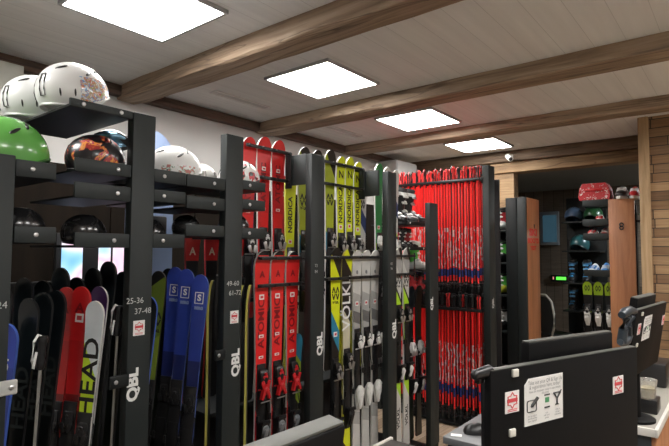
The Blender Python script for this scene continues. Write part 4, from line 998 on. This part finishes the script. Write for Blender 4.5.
for z, y, lb in ((1.2005, 1.90, 'black boot with blue buckles, upper left of the back room rack'), (1.2005, 1.72, 'black boot with blue buckles, upper right of the back room rack'), (.8205, 1.90, 'black boot with blue buckles, lower left of the back room rack'), (.8205, 1.72, 'black boot with blue buckles, lower right of the back room rack')):
    boot(lb, (7.72, y, z), rad(180), B_blk, B_blk, mat('buckle_blue', (.06,.28,.55), .35), .95, group='boots in the back room rack', strapm=B_bl)

# ------------------------------------------------------------------ counters
CZ = .85
M_cdark = mat('counter_dark', (.030,.024,.020), .45); M_cgrey = mat('counter_grey', (.15,.155,.16), .45, var=.05); M_ctan = mat('counter_tan', (.30,.285,.25), .45, var=.05); M_cedge = mat('counter_edge', (.55,.53,.48), .4)
M_cface = mat('counter_face', (.035,.042,.050), .45)
t = thing('service_counter', 'dark counter with a pale trim edge in front of the white skis', 'counter', (.75, .60, 0))
link('counter_body', MB().box(-1.2, 1.00, -.50, .50, 0, CZ-.04, .004).mesh('cbd', M_cface), t)
link('worktop', MB().box(-1.25, 1.045, -.55, .54, CZ-.0395, CZ, .004).mesh('cwt', M_cdark), t)
link('edge_trim', MB().box(-1.25, 1.060, .5405, .555, CZ-.04, CZ+.003, .002).mesh('cet', M_cedge), t)
t = thing('mouse_counter', 'grey counter piece with a computer mouse beside the pole rack', 'counter', (2.17, .72, 0))
link('counter_body', MB().box(-.20, .25, -.30, .26, 0, CZ-.03, .004).mesh('mbd', M_cface), t)
link('worktop', MB().box(-.215, .26, -.31, .275, CZ-.0295, CZ, .004).mesh('mwt', M_cgrey), t)
t = thing('service_counter', 'pale topped counter with brown wooden front under the far terminal', 'counter', (3.2, .60, 0))
link('counter_body', MB().box(-.575, .9, -.255, .25, 0, CZ-.03, .004).mesh('sbd', M_cface), t)
link('wood_front', MB().box(-.580, .9, -.272, -.2555, 0, CZ-.03, .003).mesh('swf', W_panel), t)
link('worktop', MB().box(-.590, .92, -.270, .27, CZ-.0295, CZ-.001, .002).mesh('swt', M_ctan), t)
link('edge_trim', MB().box(-.604, .92, -.284, -.2705, CZ-.032, CZ+.002, .002).box(-.604, -.5905, -.270, .27, CZ-.032, CZ+.002, .002).mesh('set', mat('edge_white', (.66,.64,.60), .4)), t)
# mouse
t = thing('computer_mouse', 'black computer mouse lying on the grey counter', 'computer mouse', (2.085, .895, CZ+.0005), (0, 0, rad(-55)))
def mouse_mesh():
    rings = []
    for x, w, h in ((-.062, .012, .012), (-.055, .026, .026), (-.03, .034, .040), (0, .034, .042), (.03, .031, .033), (.05, .026, .022), (.062, .012, .010)):
        n = 16; rings.append([(x, w*math.cos(2*PI*i/n), max(0, h*math.sin(2*PI*i/n))) for i in range(n)])
    return MB().loft(rings).mesh('mouse', M_blk, 50)
link('mouse_shell', mouse_mesh(), t)
link('scroll_wheel', MB().cyl((.035, -.004, .031), (.035, .004, .031), .008, n=12).mesh('sw', M_grey), t)
thing('note_slip', 'white paper slip beside the computer mouse', 'paper', (2.00, .955, CZ+.0005), (0, 0, .4), me=MB().box(-.013, .013, -.022, .022, 0, .0012).mesh('slip', M_stick))

# ------------------------------------------------------------------ terminals
M_kblk = mat('terminal_black', (.0055,.0055,.006), .55, var=.12, spec=.12); M_ktop = mat('terminal_top', (.085,.087,.078), .45, var=.08)
def terminal(label, A, B, z, hh, bx, tilt=10., poster=True, box=(.02, .075), scanner=False, poleat=None, name='check_in_terminal'):
    A = Vector(A); B = Vector(B); w = (B-A).length; ang = math.atan2(B.y-A.y, B.x-A.x)
    t = thing(name, label, 'terminal', (A.x, A.y, CZ), (0, 0, ang)); zt = z-CZ
    R = Matrix.Translation((0, 0, zt)) @ Matrix.Rotation(rad(tilt), 4, 'X')   # top edge leans towards the staff side
    def at(o, loc=(0,0,0)):
        o.matrix_local = R @ Matrix.Translation(loc); return o
    pn = at(link('back_panel', MB().box(0, w, 0, .018, -hh, 0, .0035).mesh('kp', M_kblk), t))
    at(link('top_edge', MB().box(.004, w-.004, .001, .017, .0003, .0016).mesh('kte', M_ktop), t))
    at(link('screen_frame', MB().box(.02, w-.02, .0185, .045, -hh+.03, -.03, .004).mesh('ksf', M_blk), t))
    at(link('screen', MB().box(.035, w-.035, .0455, .048, -hh+.045, -.045).mesh('kss', mat('terminal_screen', (.02,.03,.04), .1, emit=(.25,.32,.4), estr=.4)), t))
    bm_ = MB().box(bx[0], bx[1], box[0], box[1], -.03, .036, .003); bm_.box(bx[0]+.002, bx[1]-.002, box[0]+.002, box[1]-.002, .0365, .040, .001, mi=1)
    at(link('printer_box', bm_.mesh('kb', [M_kblk, M_ktop]), t))
    px = (w/2 if poleat is None else poleat)
    base = MB().lathe([(.085, 0), (.085, .010), (.078, .014), (.030, .016)], 24); base.cyl((0, 0, .0165), (0, 0, zt-hh*.55), .028, .028, 18)
    link('stand', base.mesh('kst', M_kblk), t, (px, .085, .0005))
    link('stand_head', MB().box(px-.05, px+.05, .0465, .115, zt-hh*.62, zt-hh*.40, .008).mesh('ksh', M_kblk), t)
    return t, R, w
M_clip = mat('clip_plastic', (.66,.64,.58), .4)
def clipat(t, R, x, v):
    o = link('clip', cached('kclip', lambda: MB().box(-.009, .009, -.006, -.0002, -.008, .008, .002).mesh('clip', M_clip)), t); o.matrix_local = R @ Matrix.Translation((x, 0, -v))
def badge(t, R, x, v, w, h):
    o = sticker(t, 0, 0, 0, w, h); o.matrix_local = R @ Matrix.Translation((x, -.0002, -v))
def poster(t, R, x0, x1, v0, v1):
    w, h = x1-x0, v1-v0; cut = w*.10
    mb = MB(); mb.prism([(0, 0), (0, -h), (w, -h), (w, 0), (cut, 0)][0:0] or [(0, -cut), (0, -h), (w, -h), (w, 0), (cut, 0)], -.0016, -.0004)
    p = link('poster', mb.mesh('poster', M_stick), t); p.matrix_local = R @ Matrix.Translation((x0, 0, -v0))
    y = -.0022
    for it in ([('Take out your QR & Sign Up', w*.088, FRONT, (w*.53, y, -h*.10), .86), ('& registration here, today?', w*.088, FRONT, (w*.52, y, -h*.20), .86),
        ('Have the necessary ready to scan already', w*.058, FRONT, (w*.52, y, -h*.29), .85), ('this time', w*.058, FRONT, (w*.52, y, -h*.355), .9),
        ('you can sign in', w*.045, FRONT, (w*.19, y, -h*.80), .85), ('and fill out the', w*.045, FRONT, (w*.19, y, -h*.855), .85), ('form yourself', w*.045, FRONT, (w*.19, y, -h*.91), .85),
        ('scan', w*.045, FRONT, (w*.56, y, -h*.80), .85), ('with your', w*.045, FRONT, (w*.56, y, -h*.855), .85), ('phone', w*.045, FRONT, (w*.56, y, -h*.91), .85),
        ('relax at', w*.045, FRONT, (w*.85, y, -h*.78), .85), ('the bar', w*.045, FRONT, (w*.85, y, -h*.835), .85), ('meanwhile', w*.045, FRONT, (w*.85, y, -h*.89), .85)]): link('poster_text', text_mesh([it], M_greyink), p)
    def icons():
        mb = MB(); T = .0025*w/.125
        def line(a, b_, r=T): mb.cyl((a[0]*w, 0, -a[1]*h), (b_[0]*w, 0, -b_[1]*h), r, n=6)
        sq = [(.08, .47), (.27, .47), (.29, .50), (.29, .68), (.27, .71), (.08, .71), (.06, .68), (.06, .50)]
        for i in range(8): line(sq[i], sq[(i+1) % 8], T*.45)
        line((.17, .59), (.32, .43), T*1.4); line((.155, .61), (.17, .59), T*.7)
        mb.box(.50*w, .64*w, -.0004, .0004, -.43*h, -.40*h); mb.box(.50*w, .64*w, -.0004, .0004, -.70*h, -.67*h)
        line((.74, .41), (.93, .41), T*.6); line((.74, .41), (.835, .53), T*.7); line((.93, .41), (.835, .53), T*.7); line((.835, .53), (.835, .66), T*.7)
        mb.prism([(.78*w, -.68*h), (.89*w, -.68*h), (.835*w, -.64*h)], -.0005, .0005)
        line((.88, .44), (.95, .37), T*.5)
        return mb.mesh('icons', M_blackink)
    link('poster_icon', icons(), p, (0, -.0022, 0))
    link('poster_icon', MB().box(.52*w, .62*w, -.0004, .0004, -.58*h, -.47*h).mesh('ig', mat('icon_green', (.08,.30,.13), .5)), p, (0, -.0022, 0))
t, R, w = terminal('black terminal with a white icon poster on its back, front right', (1.001, .4032), (1.505, .2222), 1.365, .42, (.155, .478), poleat=.27, box=(.030, .052), tilt=1)
poster(t, R, .100, .228, .028, .125); badge(t, R, .062, .068, .042, .043); badge(t, R, .446, .083, .044, .042)
clipat(t, R, .069, .010); clipat(t, R, .060, .129)
o = link('scanner_grip', MB().cyl((-.016, .01, .0), (.025, .01, .004), .010, .012, 16).ell((-.016, .01, 0), (.010, .010, .010)).box(-.004, .014, .012, .026, -.022, .004, .004).mesh('sg', M_blk), t); o.matrix_local = R @ Matrix.Translation((-.012, .004, -.006))
t2, R2, w2 = terminal('black terminal with a scanner handle in front of the plank wall', (2.445, .358), (3.002, .311), 1.365, .30, (.12, .46), poleat=.262, box=(.030, .060), tilt=9)
poster(t2, R2, .145, .28, .038, .145); badge(t2, R2, .075, .084, .046, .047); badge(t2, R2, .530, .087, .044, .047)
clipat(t2, R2, .085, .019); clipat(t2, R2, .070, .152)
def handle_mesh():
    mb = MB()
    mb.tube([(.02, 0, .0), (-.05, 0, .012), (-.12, 0, .008), (-.165, 0, .0)], [.014, .016, .019, .014], 12)
    mb.tube([(-.105, 0, -.012), (-.108, 0, -.06), (-.104, 0, -.115)], [.019, .018, .019], 12)
    mb.tube([(-.13, 0, -.112), (-.08, 0, -.122), (-.02, 0, -.118), (.01, 0, -.10)], [.012, .017, .015, .012], 12)
    mb.tube([(.005, 0, -.02), (-.025, 0, -.06), (.005, 0, -.105)], .012, 8)
    return mb.mesh('hnd', mat('scanner_slate', (.030,.040,.050), .4))
o = link('scanner_grip', handle_mesh(), t2); o.matrix_local = R2 @ Matrix.Translation((-.012, .012, -.005))
t3, R3, w3 = terminal('black terminal whose grey top edge crosses the bottom of the picture', (.02, .388), (.489, .373), 1.362, .42, (.02, .468), box=(.004, .032), tilt=8, poleat=.2)
# things on the far counter
t = thing('plastic_cup', 'clear plastic cup with pale drink beside the far terminal', 'cup', (2.865, .385, CZ+.0655))
link('cup_wall', MB().lathe([(.028, 0), (.030, .004), (.040, .085), (.042, .090), (.040, .0905), (.037, .086), (.027, .006)], 22).mesh('cup', mat('cup_plastic', (.85,.84,.80), .15, trans=.75, var=.02)), t)
link('drink', MB().lathe([(.0262, .0065), (.033, .052)], 20).mesh('drink', mat('drink_cream', (.75,.66,.42), .3)), t)
thing('card_reader', 'black card reader standing under the plastic cup on far counter', 'card reader', (2.89, .405, CZ), me=MB().box(-.05, .07, -.06, .05, 0, .065, .006).mesh('cr', M_blk))
thing('receipt_printer', 'black box at the back of the far counter', 'printer', (3.55, .44, CZ), me=MB().box(-.12, .12, -.07, .08, 0, .13, .008).box(-.09, .09, -.072, -.0705, .03, .05).mesh('rp', M_blk))

# ------------------------------------------------------------------ camera, world, colour management
cam = bpy.data.cameras.new('camera'); co = bpy.data.objects.new('camera', cam); COL.objects.link(co)
cam.sensor_fit = 'HORIZONTAL'; cam.sensor_width = 36; cam.lens = 512.5/669*36; cam.clip_start = .02
yaw, pit, rol = rad(38.736), rad(3.28), rad(.298)
fw = Vector((math.cos(yaw)*math.cos(pit), math.sin(yaw)*math.cos(pit), math.sin(pit)))
rt = Vector((math.sin(yaw), -math.cos(yaw), 0)); up = rt.cross(fw)
rt2 = math.cos(rol)*rt+math.sin(rol)*up; up2 = rt2.cross(fw)
co.matrix_world = Matrix(((rt2.x, up2.x, -fw.x, 0), (rt2.y, up2.y, -fw.y, 0), (rt2.z, up2.z, -fw.z, 1.6), (0, 0, 0, 1)))
SC.camera = co
w_ = bpy.data.worlds.new('world'); SC.world = w_; w_.use_nodes = True
w_.node_tree.nodes['Background'].inputs[0].default_value = (.5, .52, .55, 1); w_.node_tree.nodes['Background'].inputs[1].default_value = .05
SC.view_settings.view_transform = 'Standard'; SC.view_settings.look = 'None'; SC.view_settings.gamma = 1
SC.view_settings.use_curve_mapping = False
SC.view_settings.exposure = .18
